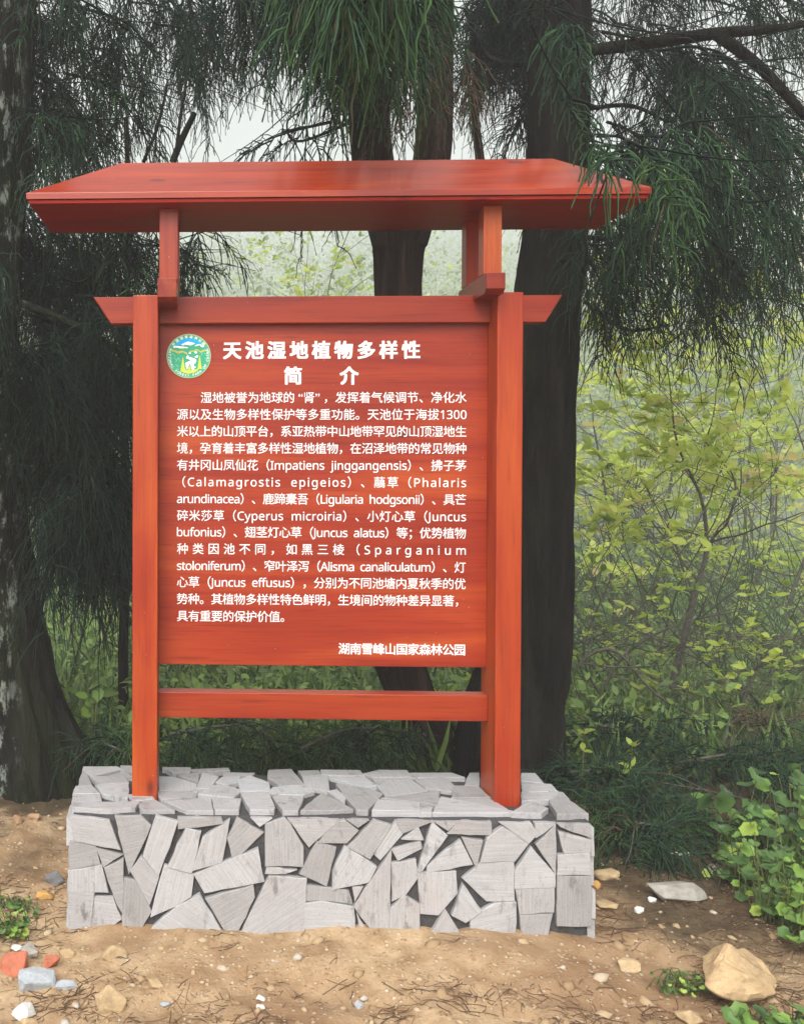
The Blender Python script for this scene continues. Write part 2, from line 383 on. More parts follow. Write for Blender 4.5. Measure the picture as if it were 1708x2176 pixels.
# roof: two boards that meet at a ridge
yr0, ze, zr = .2038, 2.3385, 2.5256
e0, e1 = at(56, 430, Y0 - yr0).x, at(1384, 418, Y0 - yr0).x
g0, g1 = at(106, 497, Y0 + yr0).x, at(1273, 487, Y0 + yr0).x
r0, r1 = at(258, 347, Y0).x, at(1175, 336, Y0).x
ze += .008
ex0, ex1 = (e0 + g0)/2, (e1 + g1)/2
EV = {(-1, 0): (e0, Y0-yr0), (-1, 1): (e1, Y0-yr0), (1, 0): (g0, Y0+yr0), (1, 1): (g1, Y0+yr0)}
tkv = Vector((0, 0, -.021))
def plate(pts, off=.0015):
    c = sum(pts, Vector())/len(pts); pts = [p + (c-p).normalized()*.0006 for p in pts]
    return prism(pts, [p + tkv for p in pts], off)
R0, R1 = Vector((r0, Y0, zr)), Vector((r1, Y0, zr))
cor = {k: Vector((x, y, ze + .021)) for k, (x, y) in EV.items()}
for sgn in (-1, 1): obj('roof_board', *plate([cor[sgn, 0], cor[sgn, 1], R1, R0]), WR, sign)
for i, r_ in ((0, R0), (1, R1)): obj('roof_end_board', *plate([cor[-1, i], cor[1, i], r_]), WY, sign)
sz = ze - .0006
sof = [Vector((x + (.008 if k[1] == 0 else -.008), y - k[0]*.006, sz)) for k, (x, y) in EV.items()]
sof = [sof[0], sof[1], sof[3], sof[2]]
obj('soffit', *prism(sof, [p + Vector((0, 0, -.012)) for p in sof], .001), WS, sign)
# the roof rests on two cross blocks, each with a front and a back upright
for k, (u0, u1, ub0, ub1, vt, vb) in enumerate(((339, 379, 335, 376, 591, 640), (1027, 1066, 1033, 1074, 579, 622))):
    yfb = 3.165
    p = at(ub0, vb, yfb); q = at(ub1, vt, yfb)
    zb, zt2 = p.z, q.z
    cut = .022
    prof = [(yfb, zt2), (yfb, zb + cut*.6), (yfb + cut, zb), (3.50 - cut, zb), (3.50, zb + cut*.6), (3.50, zt2)]
    obj('cross_block', *prism([(p.x, y, z) for y, z in prof], [(q.x, y, z) for y, z in prof], .002), WY, sign)
    yu = 3.195
    x0, x1 = at(u0, 550, yu).x, at(u1, 550, yu).x
    def rz(y): return sz - .0126
    for y0_, y1_ in ((yu, yu + .06), (3.40, 3.46)):
        prof = [(x0, y0_, zt2+.0006), (x1, y0_, zt2+.0006), (x1, y1_, zt2+.0006), (x0, y1_, zt2+.0006)]
        tp = [(x0, y0_, rz(y0_)), (x1, y0_, rz(y0_)), (x1, y1_, rz(y1_)), (x0, y1_, rz(y1_))]
        obj('roof_upright', *prism(prof, tp, .003), WU if y0_ < 3.3 else WZ, sign)

# ---- writing
def sans(t):                                                    # the plain sans letters of the bundled font
    o = ''
    for ch in t:
        n = ord(ch)
        o += chr(0x1D5A0 + n - 65) if 65 <= n <= 90 else chr(0x1D5BA + n - 97) if 97 <= n <= 122 else chr(0x1D7E2 + n - 48) if 48 <= n <= 57 else ch
    return o
def glyphs(body, size, spacing=1.0, offset=0.0):
    body = sans(body)
    c = bpy.data.curves.new('txt', 'FONT'); c.body = body; c.size = size; c.space_character = spacing; c.offset = offset
    c.resolution_u = 3; c.fill_mode = 'FRONT'
    o = bpy.data.objects.new('txt', c); C.objects.link(o)
    dg = bpy.context.evaluated_depsgraph_get(); dg.update()
    me = bpy.data.meshes.new_from_object(o.evaluated_get(dg))
    v = np.array([x.co[:] for x in me.vertices]) if len(me.vertices) else np.zeros((0, 3)); f = [list(p.vertices) for p in me.polygons]
    bpy.data.objects.remove(o); bpy.data.curves.remove(c); bpy.data.meshes.remove(me)
    return v, f
def line_fit(body, size, width, offset):
    a, _ = glyphs(body, size, 1.0, offset); wa = np.ptp(a[:, 0])
    b, _ = glyphs(body, size, 1.2, offset); wb = np.ptp(b[:, 0])
    sp = 1 + .2*(width - wa)/(wb - wa)
    return glyphs(body, size, max(.6, sp), offset)
YT = YP - .0009
BOLD = [(0, 0), (1, 0), (0, 1), (1, 1), (.5, .5)]
def thicken(v, f, d, y):                                        # a heavier stroke: the letter laid five times, a hair apart in depth
    out = []
    for k, (a, b_) in enumerate(BOLD):
        q = v.copy(); q[:, 0] += (a - .5)*d; q[:, 2] += (b_ - .5)*d; q[:, 1] = y - .00012*k; out.append((q, f))
    return join(out)
def set_line(body, u0, u1, vc, em, bold, y=YT):
    p, q = at(u0, vc, y), at(u1, vc, y)
    size = em/F*y
    if len(body) > 1: v, f = line_fit(body, size, q.x - p.x, 0)
    else: v, f = glyphs(body, size); v = v.copy(); v[:, 0] += ((q.x - p.x) - (v[:, 0].max() - v[:, 0].min()))/2 - v[:, 0].min()
    x = v[:, 0] - (v[:, 0].min() if len(body) > 1 else 0) + p.x; z = v[:, 1] - .36*size + at((u0+u1)/2, vc, y).z
    return thicken(np.stack([x, np.full(len(x), y), z], 1), f, bold*size, y)
BODY = ['湿地被誉为地球的 “肾” ，发挥着气候调节、净化水', '源以及生物多样性保护等多重功能。天池位于海拔1300', '米以上的山顶平台，系亚热带中山地带罕见的山顶湿地生',
        '境，孕育着丰富多样性湿地植物，在沼泽地带的常见物种', '有井冈山凤仙花（Impatiens  jinggangensis）、拂子茅', '（Calamagrostis  epigeios）、虉草（Phalaris',
        'arundinacea）、鹿蹄橐吾（Ligularia  hodgsonii）、具芒', '碎米莎草（Cyperus  microiria）、小灯心草（Juncus', 'bufonius）、翅茎灯心草（Juncus  alatus）等；优势植物',
        '种类因池不同，如黑三棱（Sparganium', 'stoloniferum）、窄叶泽泻（Alisma  canaliculatum）、灯', '心草（Juncus  effusus），分别为不同池塘内夏秋季的优',
        '势种。其植物多样性特色鲜明，生境间的物种差异显著，', '具有重要的保护价值。']
VC = [845, 881, 917, 953, 989, 1025, 1061, 1097, 1132, 1168, 1204, 1239, 1275, 1310]
parts = []
for i, (t, vc) in enumerate(zip(BODY, VC)):
    u0 = 427 if i == 0 else (388 if i == 5 else 376.5); u1 = {12: 973, 13: 604}.get(i, 991 - .2*i)
    parts.append(set_line(t, u0, u1, vc, 25.2, .010))
obj('body_lettering', *join(parts), WHITE, panel)
tp = []
for k, dx in enumerate((-.0009, .0009)):                        # heavy uprights, thinner crossbars
    for t, u0, u1, vc, em in (('天池湿地植物多样性', 475.5, 891.5, 744.5, 39.5), ('简', 604, 641, 799, 39.5), ('介', 722, 762, 799, 39.5)):
        v, f = set_line(t, u0, u1, vc, em, .045, YT - .0008*k)
        v = np.array(v); v[:, 0] += dx; tp.append((v, f))
obj('title_lettering', *join(tp), WHITE, panel)
obj('signature_lettering', *join([set_line('湖南雪峰山国家森林公园', 719.5, 987.5, 1380, 25.5, .028)]), WHITE, panel)

# ---- round park emblem
EC = at(401.5, 757, YP); ER = 46.8/F*YP
def ecol(n, c): return plain('emblem_' + n, c, .4, 30, .05)
E_RIM, E_GRN, E_DARK, E_BLUE, E_WHT, E_LIME, E_OLV, E_PALE = ecol('rim', (.42, .52, .28)), ecol('green', (.035, .36, .20)), ecol('ring', (.06, .38, .22)), ecol('blue', (.0, .40, .85)), ecol('white', (.85, .87, .90)), ecol('lime', (.50, .62, .09)), ecol('olive', (.48, .48, .10)), ecol('pale', (.25, .62, .42))
def epoly(pts, layer, px=True):                                 # emblem drawn in a 1708-wide enlargement
    out = []
    for x, y in pts:
        X, Z = ((x - 808)/640, -(y - 815)/640) if px else (x, y)
        out.append((EC.x + X*ER, YP - .0035 - .0004*layer, EC.z + Z*ER))
    return out, [list(range(len(out)))[::-1]]
def circ(r, n=64, a0=0, a1=2*math.pi): return [(r*math.cos(a), r*math.sin(a)) for a in np.linspace(a0, a1, n, endpoint=(a1-a0) < 6.2)]
emb = obj('emblem', *prism([(EC.x + x*ER, YP - .0035, EC.z + z*ER) for x, z in circ(1)], [(EC.x + x*ER, YP - .0002, EC.z + z*ER) for x, z in circ(1)], 0), E_RIM, sign)
obj('green_field', *epoly(circ(.965), 1, False), E_DARK, emb)
obj('landscape_ground', *epoly(circ(.79), 2, False), E_GRN, emb)
arc = [(808 + 640*.80*math.cos(a), 815 - 640*.80*math.sin(a)) for a in np.linspace(math.radians(150), math.radians(40), 24)]
obj('sky_patch', *epoly(arc + [(1150, 480), (975, 455), (900, 420), (780, 395), (690, 440), (600, 485), (420, 500)], 3), E_BLUE, emb)
peaks = [epoly(p, 4) for p in ([(580, 490), (690, 430), (780, 392), (880, 412), (975, 445), (990, 470), (930, 475), (905, 500), (880, 490), (850, 525), (830, 495), (810, 480), (790, 510), (765, 480), (735, 500), (700, 475), (660, 510), (620, 500)],
        [(360, 535), (420, 515), (600, 535), (760, 555), (800, 570), (760, 590), (680, 580), (640, 600), (600, 580), (570, 600), (500, 575), (440, 565), (365, 580)],
        [(970, 525), (1040, 480), (1110, 470), (1240, 505), (1255, 535), (1210, 560), (1160, 550), (1150, 510), (1110, 500), (1020, 530)],
        [(730, 860), (760, 800), (800, 795), (810, 835), (930, 870), (1010, 905), (1030, 950), (1010, 1000), (950, 1060), (960, 1110), (1025, 1130), (960, 1180), (975, 1240), (920, 1275), (890, 1250), (910, 1200), (880, 1190), (870, 1110), (845, 1040), (820, 1050), (790, 1120), (770, 1200), (735, 1190), (740, 1150), (715, 1120), (735, 1090), (705, 1050), (725, 1000), (850, 950), (850, 925), (730, 880)],
        [(800, 740), (830, 700), (880, 715), (870, 755)], [(965, 690), (1000, 675), (1055, 690), (1040, 740), (985, 735)], [(975, 835), (1050, 790), (1090, 810), (1060, 860), (1000, 860)])]
obj('snow_and_river', *join(peaks), E_WHT, emb)
ol = [epoly(p, 5) for p in ([(310, 680), (330, 630), (400, 640), (500, 680), (590, 655), (650, 665), (760, 720), (780, 770), (740, 765), (640, 710), (540, 745), (470, 735), (400, 690)], [(810, 695), (850, 660), (960, 660), (1000, 620), (1060, 615), (1150, 680), (1230, 630), (1300, 630), (1305, 670), (1230, 690), (1160, 725), (1110, 690), (1050, 650), (990, 670), (950, 690)])]
obj('forest_band', *join(ol), E_OLV, emb)
def fir(cx, top_, bot, hw, n=6):
    L, R = [], []
    for k in range(n):
        y0, y1 = top_ + (bot-top_)*k/n, top_ + (bot-top_)*(k+1)/n; wd = hw*(k+1)/n
        L += [(cx - wd*.5*(k > 0), y0), (cx - wd, y1)]; R += [(cx + wd*.5*(k > 0), y0), (cx + wd, y1)]
    return R[1:] + L[::-1]
obj('fir_trees', *join([epoly(fir(640, 830, 1270, 95), 6), epoly(fir(1125, 790, 1190, 80), 6), epoly(fir(825, 1060, 1320, 75), 6.5),
    epoly([(570, 1225), (700, 1200), (825, 1240), (960, 1210), (1110, 1180), (1060, 1250), (960, 1305), (808, 1330), (660, 1305)], 7)]), E_LIME, emb)
def bar(a, b, wd=14):
    d = Vector((b[0]-a[0], b[1]-a[1])).normalized()*wd/2; n = Vector((-d.y, d.x))
    return [(a[0]+n.x, a[1]+n.y), (b[0]+n.x, b[1]+n.y), (b[0]-n.x, b[1]-n.y), (a[0]-n.x, a[1]-n.y)]
zig = [((350, 725), (285, 830)), ((350, 725), (425, 835)), ((380, 860), (440, 920)), ((505, 860), (430, 990)), ((505, 860), (570, 970)), ((330, 850), (290, 920)), ((425, 1050), (510, 1125)), ((465, 1160), (525, 1210)), ((1215, 720), (1165, 800)), ((1255, 715), (1325, 810)), ((1275, 850), (1310, 920))]
def ccw(p): return p[::-1]
for sel in (zig[:8], zig[8:]): obj('fir_outline', *join([epoly(ccw(bar(a, b)), 5.5) for a, b in sel]), E_PALE, emb)
lt = []
def ring_text(chars, angs, size, inward, r):
    for ch, a in zip(chars, angs):
        if ch == ' ': continue
        g, f = glyphs(ch, size, 1, .015*size); g = g.copy()
        x = g[:, 0] - (g[:, 0].min()+g[:, 0].max())/2; z = g[:, 1] - .36*size
        rot = (a + math.pi/2) if inward else (a - math.pi/2)
        c_, s_ = math.cos(rot), math.sin(rot)
        X = x*c_ - z*s_ + r*math.cos(a)*ER; Z = x*s_ + z*c_ + r*math.sin(a)*ER
        lt.append((np.stack([EC.x + X, np.full(len(X), YP - .0041 - .0002), EC.z + Z], 1), f))
ring_text('中国国家森林公园', [math.atan2(-(y-815), x-808) for x, y in ((345, 455), (455, 345), (590, 270), (735, 235), (880, 235), (1030, 265), (1160, 330), (1270, 430))], ER*.145, False, .87)
words = 'NATIONAL FOREST PARK OF CHINA'
ring_text(words, np.linspace(math.radians(160), math.radians(378), len(words)), ER*.15, True, .87)
obj('emblem_lettering', *join(lt), E_WHT, emb)

# ---------------------------------------------------------------- stone plinth
z6 = lambda p: (p[0]/2.987, 1450.5 + p[1]/2.987)
z7 = lambda p: (571.8 + p[0]/2.987, 1450.5 + p[1]/2.987)
z8 = lambda p: (1136.6 + p[0]/2.987, 1450.5 + p[1]/2.987)
dd = lambda p: p
FR = [(z6, q) for q in (
 [(458,825),(690,880),(765,1060),(475,1005)], [(732,850),(895,832),(958,912),(820,1212)], [(990,842),(1128,885),(1008,1225),(912,1095)], [(1135,825),(1400,825),(1418,895),(1135,930)],
 [(1180,925),(1275,950),(1218,1205),(1068,1165)], [(1458,870),(1410,1140),(1220,1192),(1290,985)], [(1505,840),(1670,955),(1480,1140),(1448,985)], [(1598,852),(1725,845),(1650,915)],
 [(447,1010),(605,1030),(635,1155),(437,1190)], [(612,1050),(775,1095),(660,1170)], [(435,1195),(645,1160),(685,1330),(430,1325)], [(665,1180),(785,1118),(780,1470),(740,1400)],
 [(900,1100),(1005,1235),(950,1410),(832,1195)], [(1045,1160),(1230,1220),(1210,1360),(1120,1415),(960,1485)], [(1232,1215),(1635,1055),(1675,1262),(1302,1335)], [(432,1335),(600,1335),(565,1550),(432,1548)],
 [(602,1365),(718,1365),(770,1500),(568,1555)], [(790,1245),(870,1260),(958,1455),(850,1560),(775,1560)], [(890,1525),(1120,1425),(1265,1345),(1478,1590),(1100,1575),(890,1560)], [(1308,1370),(1605,1285),(1612,1365),(1480,1550)])]
FR += [(z7, q) for q in (
 [(-225,1588),(0,1228),(238,1245),(215,1580),(60,1602)], [(100,840),(130,890),(215,1040),(215,1168),(-20,1165),(-20,900)], [(125,850),(440,842),(390,920),(255,1040)], [(480,840),(562,940),(490,1015),(315,1015),(400,890)],
 [(495,822),(632,822),(565,918)], [(665,832),(775,908),(640,1120),(497,1040)], [(800,885),(850,960),(708,1125),(668,1090)], [(805,835),(1035,845),(850,955)], [(845,995),(945,915),(980,1000)], [(780,1060),(960,1010),(970,1055),(820,1130)],
 [(1035,875),(1130,975),(965,1205),(943,1190)], [(1045,840),(1192,850),(1135,940)], [(1203,850),(1405,848),(1410,970),(1135,962)], [(1212,1000),(1290,1155),(1005,1205),(1005,1165)], [(1224,985),(1355,1005),(1315,1180)],
 [(1480,915),(1640,1025),(1555,1130),(1340,1140),(1385,990)], [(1465,862),(1660,862),(1700,960),(1645,1018)], [(-10,1175),(175,1190),(100,1215),(-20,1215)], [(305,1010),(425,1050),(365,1295),(195,1215)], [(480,1035),(680,1170),(630,1265),(405,1310),(408,1200)],
 [(240,1290),(500,1320),(530,1408),(350,1380),(230,1388)], [(225,1402),(340,1388),(530,1418),(555,1580),(220,1570)], [(530,1300),(595,1298),(545,1390)], [(775,1065),(755,1620),(540,1420)], [(780,1150),(930,1125),(943,1240),(870,1345),(782,1390)],
 [(855,1350),(955,1410),(958,1620),(765,1615),(768,1440)], [(947,1210),(1185,1200),(1195,1340),(1075,1475),(962,1470)], [(1230,1280),(1345,1450),(1245,1520),(1160,1475)], [(965,1605),(1115,1440),(1270,1595),(1120,1612)],
 [(1230,1245),(1340,1150),(1550,1135),(1555,1388),(1380,1385)], [(1430,1400),(1563,1396),(1560,1600),(1275,1602),(1278,1500)], [(555,1460),(660,1560),(600,1600)])]
FR += [(dd, q) for q in ([(1128,1800),(1178,1858),(1178,1884),(1093,1887),(1095,1850)], [(1095,1890),(1176,1888),(1176,1939),(1105,1942)], [(1105,1946),(1173,1943),(1160,1978),(1112,1981)])]
FR += [(z8, q) for q in ([(130,872),(130,1215),(8,1030)], [(0,862),(122,852),(5,985)], [(145,857),(345,852),(355,985),(160,915)], [(150,947),(355,1000),(350,1075),(185,1085)], [(145,1097),(342,1082),(350,1220),(142,1222)], [(143,1232),(355,1228),(355,1545),(140,1545)])]
TP = [(z6, q) for q in (
 [(525,525),(740,525),(770,550),(590,592),(535,555)], [(775,528),(840,530),(838,566),(775,556)], [(545,565),(585,645),(500,648),(520,565)], [(475,660),(580,655),(632,705),(465,705)], [(585,603),(780,603),(812,636),(640,646)], [(612,652),(815,642),(808,738),(655,702)],
 [(465,711),(632,711),(640,745),(465,755)], [(468,765),(885,755),(850,797),(700,803),(470,795)], [(890,770),(978,742),(1100,803),(900,803)], [(815,710),(955,715),(975,738),(850,750)], [(690,597),(790,572),(838,600)], [(1015,600),(1100,600),(1240,640),(1245,685),(1015,682)],
 [(1002,690),(1215,687),(1240,718),(1030,743)], [(1052,748),(1330,727),(1350,810),(1190,808)], [(1352,735),(1525,735),(1510,806),(1370,808)], [(1330,652),(1440,655),(1530,682),(1480,728),(1265,712)], [(1290,580),(1385,605),(1330,672),(1250,676)], [(1410,600),(1520,593),(1510,630),(1440,648),(1375,630)],
 [(1522,622),(1590,602),(1700,640),(1708,690),(1530,688)], [(1530,702),(1700,702),(1738,790),(1732,808),(1592,808)], [(1040,542),(1205,540),(1198,568),(1100,573)], [(1210,556),(1442,542),(1450,560),(1270,573)], [(1422,567),(1610,572),(1590,588),(1430,597)], [(1130,590),(1255,582),(1255,632)])]
TP += [(z7, q) for q in (
 [(0,562),(140,557),(222,652),(60,652),(0,610)], [(192,562),(310,558),(328,588),(215,596)], [(338,560),(570,558),(598,592),(342,592)], [(218,606),(368,597),(378,685),(236,662)], [(392,602),(608,602),(685,652),(600,662)], [(30,662),(180,654),(280,688),(210,708),(0,700)], [(22,714),(218,717),(180,810),(90,810)],
 [(340,694),(526,798),(370,806),(207,808)], [(430,648),(600,668),(714,706),(625,808),(555,808)], [(378,692),(430,680),(482,722),(478,766)], [(607,580),(700,557),(865,557),(893,602),(662,602)], [(664,612),(890,612),(996,686),(740,722)], [(893,572),(1150,572),(1232,600),(907,602)], [(928,612),(1110,603),(1168,650),(1162,686),(1000,662)],
 [(722,732),(1078,693),(1058,775)], [(697,748),(943,772),(948,818),(662,815)], [(962,792),(1030,792),(1025,822),(958,822)], [(1097,728),(1160,740),(1590,825),(1042,820)], [(1182,662),(1325,667),(1395,730),(1162,732)], [(1272,574),(1330,574),(1330,652),(1243,648)], [(1205,742),(1400,738),(1500,798),(1470,798)],
 [(1605,577),(1685,577),(1735,636),(1605,622)], [(1608,642),(1785,650),(1815,688),(1608,692)], [(1608,706),(1835,706),(1780,746),(1608,752)], [(1545,828),(1660,748),(1758,800),(1720,828)])]
TP += [(z8, q) for q in ([(95,752),(180,734),(238,768),(330,835),(140,840)], [(92,692),(172,702),(208,738),(102,735)])]
PLX0, PLX1, PLY0, PLY1 = XC - .0152 - .8264, XC - .0152 + .848, Y0 - .2281, Y0 + .2281
rs = np.random.default_rng(11)
class SlabSet:
    def __init__(s): s.V, s.F, s.uv, s.tone = [], [], [], []
    def add(s, pts, nrm, tk=.013, grow=0.0):                              # pts: loop on the mortar face; nrm: outward
        nrm = Vector(nrm); c = sum(pts, Vector())/len(pts)
        q = []
        n = len(pts)
        for i, p in enumerate(pts):                             # split the edges so that the breaks are not ruler straight
            q.append(p + (p-c).normalized()*(rs.uniform(.0005, .003) + grow))
            e = pts[(i+1) % n] - p
            k_ = int(e.length/.03)
            for j_ in range(1, k_):
                m_ = p + e*((j_ + rs.uniform(-.3, .3))/k_); q.append(m_ + (c-m_).normalized()*(rs.uniform(-.003, .0012) - grow))
        tilt = Vector(rs.uniform(-.02, .02, 3)); lift = rs.uniform(-.003, .003)
        top_ = [p + nrm*(tk + lift + (p-c).dot(tilt)) for p in q]
        ch = [p + (c-p).normalized()*.0018 + nrm*.0018 for p in top_]
        o = len(s.V); k = len(q)
        area = Vector()
        for i in range(k): area += q[i].cross(q[(i+1) % k])
        flip = area.dot(nrm) < 0
        s.V += [tuple(p - nrm*.006) for p in q] + [tuple(p) for p in top_] + [tuple(p) for p in ch]
        loops = [[o+2*k+i for i in range(k)]] + [[o+a*k+i, o+a*k+(i+1) % k, o+(a+1)*k+(i+1) % k, o+(a+1)*k+i] for a in (0, 1) for i in range(k)]
        ax = nrm.orthogonal().normalized(); ay = nrm.cross(ax)
        # the saw grooves run along one side of each piece
        e = max((pts[(i+1) % n] - pts[i] for i in range(n)), key=lambda t: t.length).normalized() if rs.random() < .75 else (ax*rs.normal() + ay*rs.normal()).normalized()
        if rs.random() < .3: e = nrm.cross(e)
        g = nrm.cross(e); off = rs.uniform(0, 9, 2); tn = rs.uniform(0, 1)
        for L in loops:
            L = L[::-1] if flip else L
            s.F.append(L)
            for i in L:
                p = Vector(s.V[i]) - c; s.uv.append((p.dot(e) + off[0], p.dot(g) + p.dot(nrm) + off[1]))
        s.tone += [tn]*(3*k)
    def build(s, name, parent):
        o = obj(name, s.V, s.F, SLAB, parent, tone=s.tone)
        ul = o.data.uv_layers.new(name='UVMap'); ul.data.foreach_set('uv', np.array(s.uv, np.float32).ravel())
        return o
plinth = thing('stone_plinth', 'long low plinth faced with broken grey stone slabs under the notice board', 'plinth', (XC, Y0, 0))
core_v, core_f = [], []
bm = bmesh.new()
TK = .013
xs, ys, zs = np.linspace(PLX0 + TK, PLX1 - TK, 60), np.linspace(PLY0 + TK, PLY1 - TK, 16), np.linspace(-.12, ZP - TK, 18)
def sheet(fn, A, B):
    V = [fn(a, b) for b in B for a in A]; n = len(A)
    return V, [[j*n+i, j*n+i+1, (j+1)*n+i+1, (j+1)*n+i] for j in range(len(B)-1) for i in range(n-1)]
core = join([sheet(lambda a, b: (a, ys[0], b), xs, zs), sheet(lambda a, b: (a, ys[-1], b), xs, zs), sheet(lambda a, b: (a, b, zs[-1]), xs, ys), sheet(lambda a, b: (xs[0], a, b), ys, zs), sheet(lambda a, b: (xs[-1], a, b), ys, zs)])
b = bmesh.new(); vs = [b.verts.new(p) for p in core[0]]
for q in core[1]: b.faces.new([vs[i] for i in q])
bmesh.ops.remove_doubles(b, verts=b.verts, dist=1e-4); bmesh.ops.recalc_face_normals(b, faces=b.faces)
b.normal_update()
for v_ in b.verts:
    d = .5*float(fbm(v_.co.x*14 + v_.co.z*3, v_.co.z*14 + v_.co.y*11, 3)); v_.co += v_.normal*(.005*d - .002)
b.verts.index_update()
obj('mortar_core', [tuple(x.co) for x in b.verts], [[x.index for x in q.verts] for q in b.faces], MORT, plinth, smooth=True); b.free()
fs, ts = SlabSet(), SlabSet()
for fn, q in FR:
    pts = []
    for p in q:
        w_ = at(*fn(p), PLY0); w_.y = PLY0 + TK; w_.z = min(w_.z, ZP - .016); w_.x = min(max(w_.x, PLX0), PLX1)
        if w_.z < .012: w_.z -= .05                            # the lowest course runs into the soil
        pts.append(w_)
    fs.add(pts, (0, -1, 0), TK, .0012)
for fn, q in TP:
    pts = []
    for p in q:
        w_ = gnd(*fn(p), ZP); w_.z = ZP - TK; w_.y = min(max(w_.y, PLY0 - .004), PLY1 + .01); w_.x = min(max(w_.x, PLX0 - .004), PLX1 + .004); pts.append(w_)
    ts.add(pts, (0, 0, 1), TK, .004)
for sx_, X in ((-1, PLX0 + TK), (1, PLX1 - TK)):
    ss = SlabSet()
    for j in range(4):
        for i in range(4):
            y0, z0_ = PLY0 + .012 + i*.108, -.05 + j*.1
            qd = [(0, 0), (.098, 0), (.098, .088), (0, .088)]
            ss.add([Vector((X, y0 + a + rs.uniform(-.008, .008), z0_ + c_ + rs.uniform(-.01, .01))) for a, c_ in qd], (sx_, 0, 0), .016 + (.008*rs.random() if sx_ < 0 else 0))
    ss.build('side_cladding', plinth)
fs.build('front_cladding', plinth); ts.build('top_cladding', plinth)

# ---------------------------------------------------------------- conifers
def spray_strands(rng, base, dr, ln, n, slen, grav=.6, rad=.0029, K=6, tone=(.3, .25), spread=.85):
    Sn = len(base); t = rng.uniform(.05, 1, (Sn, n)); t[:, 0] = 1
    ax = base[:, None, :] + dr[:, None, :]*(ln[:, None]*t)[:, :, None]; ax[:, :, 2] -= .35*ln[:, None]*t*t
    rnd = rng.normal(size=(Sn, n, 3)); rnd -= (rnd*dr[:, None, :]).sum(-1, keepdims=True)*dr[:, None, :]; rnd = unit(rnd)
    d0 = unit(dr[:, None, :]*rng.uniform(.3, .9, (Sn, n, 1)) + rnd*spread*rng.uniform(.3, 1.6, (Sn, n, 1)))
    L = slen*rng.uniform(.35, 1.35, (Sn, n))*(1 - .25*t)
    s = np.linspace(0, 1, K)
    g = grav*rng.uniform(.5, 1.3, (Sn, n))
    P = ax[:, :, None, :] + d0[:, :, None, :]*(L[:, :, None]*s*(1 - .35*s))[..., None]
    P[..., 2] -= L[:, :, None]*g[:, :, None]*s**1.8
    P = P.reshape(-1, K, 3); P[:, 1:-1] += rng.normal(size=P[:, 1:-1].shape)*.004
    R = rad*(1 - .45*s)[None, :]*rng.uniform(.75, 1.25, (len(P), 1))*(1 + .28*((np.arange(K) % 2)*2 - 1))[None, :]
    tn = np.clip(rng.normal(tone[0], tone[1], (Sn, 1)) + rng.normal(0, .08, (Sn, n)), 0, .96).reshape(-1)
    q = np.linspace(0, 1, 6)
    A = base[:, None, :] + dr[:, None, :]*(ln[:, None]*q)[:, :, None]; A[:, :, 2] -= .35*ln[:, None]*q*q
    RA = np.broadcast_to(.0045*(1 - .6*q), (Sn, 6))
    v1, f1 = strands(P, R); v2, f2 = strands(A, np.ascontiguousarray(RA))
    return [(v1, f1, np.repeat(tn, K*3)), (v2, f2, np.full(len(v2), .15))]
def bough(rng, p0, p1, nsp, spl, slen, sag=.12, thick=.008, wide=.3, n=24, down=.5, tmin=.1, **kw):
    """a limb from p0 to p1 with hanging sprays; returns (foliage list, wood list)"""
    p0, p1 = np.array(p0), np.array(p1); d = p1 - p0; L = np.linalg.norm(d)
    mid = (p0 + p1)/2 + np.array([rng.normal()*.05, rng.normal()*.05, sag*L])
    ctrl = [(*p0, thick), (*mid, thick*.7), (*p1, thick*.3)]
    q = curve_pts(ctrl, 24); t = np.sort(rng.uniform(tmin, 1, nsp)); idx = np.clip((t*23).astype(int), 0, 23)
    base = q[idx, :3] + rng.normal(size=(nsp, 3))*np.array([.03, .03, .02])
    tg = unit(d)[None, :]
    dr = rng.normal(size=(nsp, 3)); dr[:, 2] *= .3; dr = unit(dr)*wide*2 + tg*.35; dr[:, 2] -= down*rng.uniform(.5, 1.5, nsp); dr = unit(dr)
    tw = []
    for k in range(3):                                          # thin bare twigs among the sprays
        a = q[rng.integers(4, 20), :3]; e = rng.normal(size=3)*np.array([.35, .25, .22]) + unit(d)*.15; e[2] -= .05
        m_ = a + e*.5 + np.array([0, 0, .05*rng.normal()])
        w_ = curve_pts([(*a, .0035), (*m_, .0028), (*(a + e), .0015)], 9); tw.append(strands(w_[None, :, :3], w_[None, :, 3], 4))
    return spray_strands(rng, base, dr, spl*rng.uniform(.5, 1.3, nsp), n, slen, **kw), [strands(q[None, :, :3], q[None, :, 3], 7)[:2]] + tw
def mass(rng, boughs):
    fo, wo = [], []
    for b_ in boughs:
        (u0, v0, y0), (u1, v1, y1), nsp = b_[:3]; kw = b_[3] if len(b_) > 3 else {}
        kw = dict(dict(spl=.34, slen=.24), **kw)
        f_, w_ = bough(rng, at(u0, v0, y0), at(u1, v1, y1), nsp, **kw); fo += f_; wo += w_
    return fo, wo
def conifer(name, label, trunks, barkm, boughs, seed, extra_wood=(), base=None):
    rng = np.random.default_rng(seed)
    t = thing(name, label, 'conifer', base, 'drooping conifers behind the board')
    tv, tf, _ = cat_q([trunk_mesh(c, seed=seed + i, **k) for i, (c, k) in enumerate(trunks)])
    obj('trunk', tv, tf, barkm, t, smooth=True)
    fo, wo = mass(rng, boughs)
    for c in extra_wood: obj('limb', *tube([(*at(u, v, y), r) for u, v, y, r in c], 28, 8), barkm, t, smooth=True)
    fo += [(a, b_, np.full(len(a), .05)) for a, b_ in wo]
    if fo:
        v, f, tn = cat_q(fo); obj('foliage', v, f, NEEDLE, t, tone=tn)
    return t
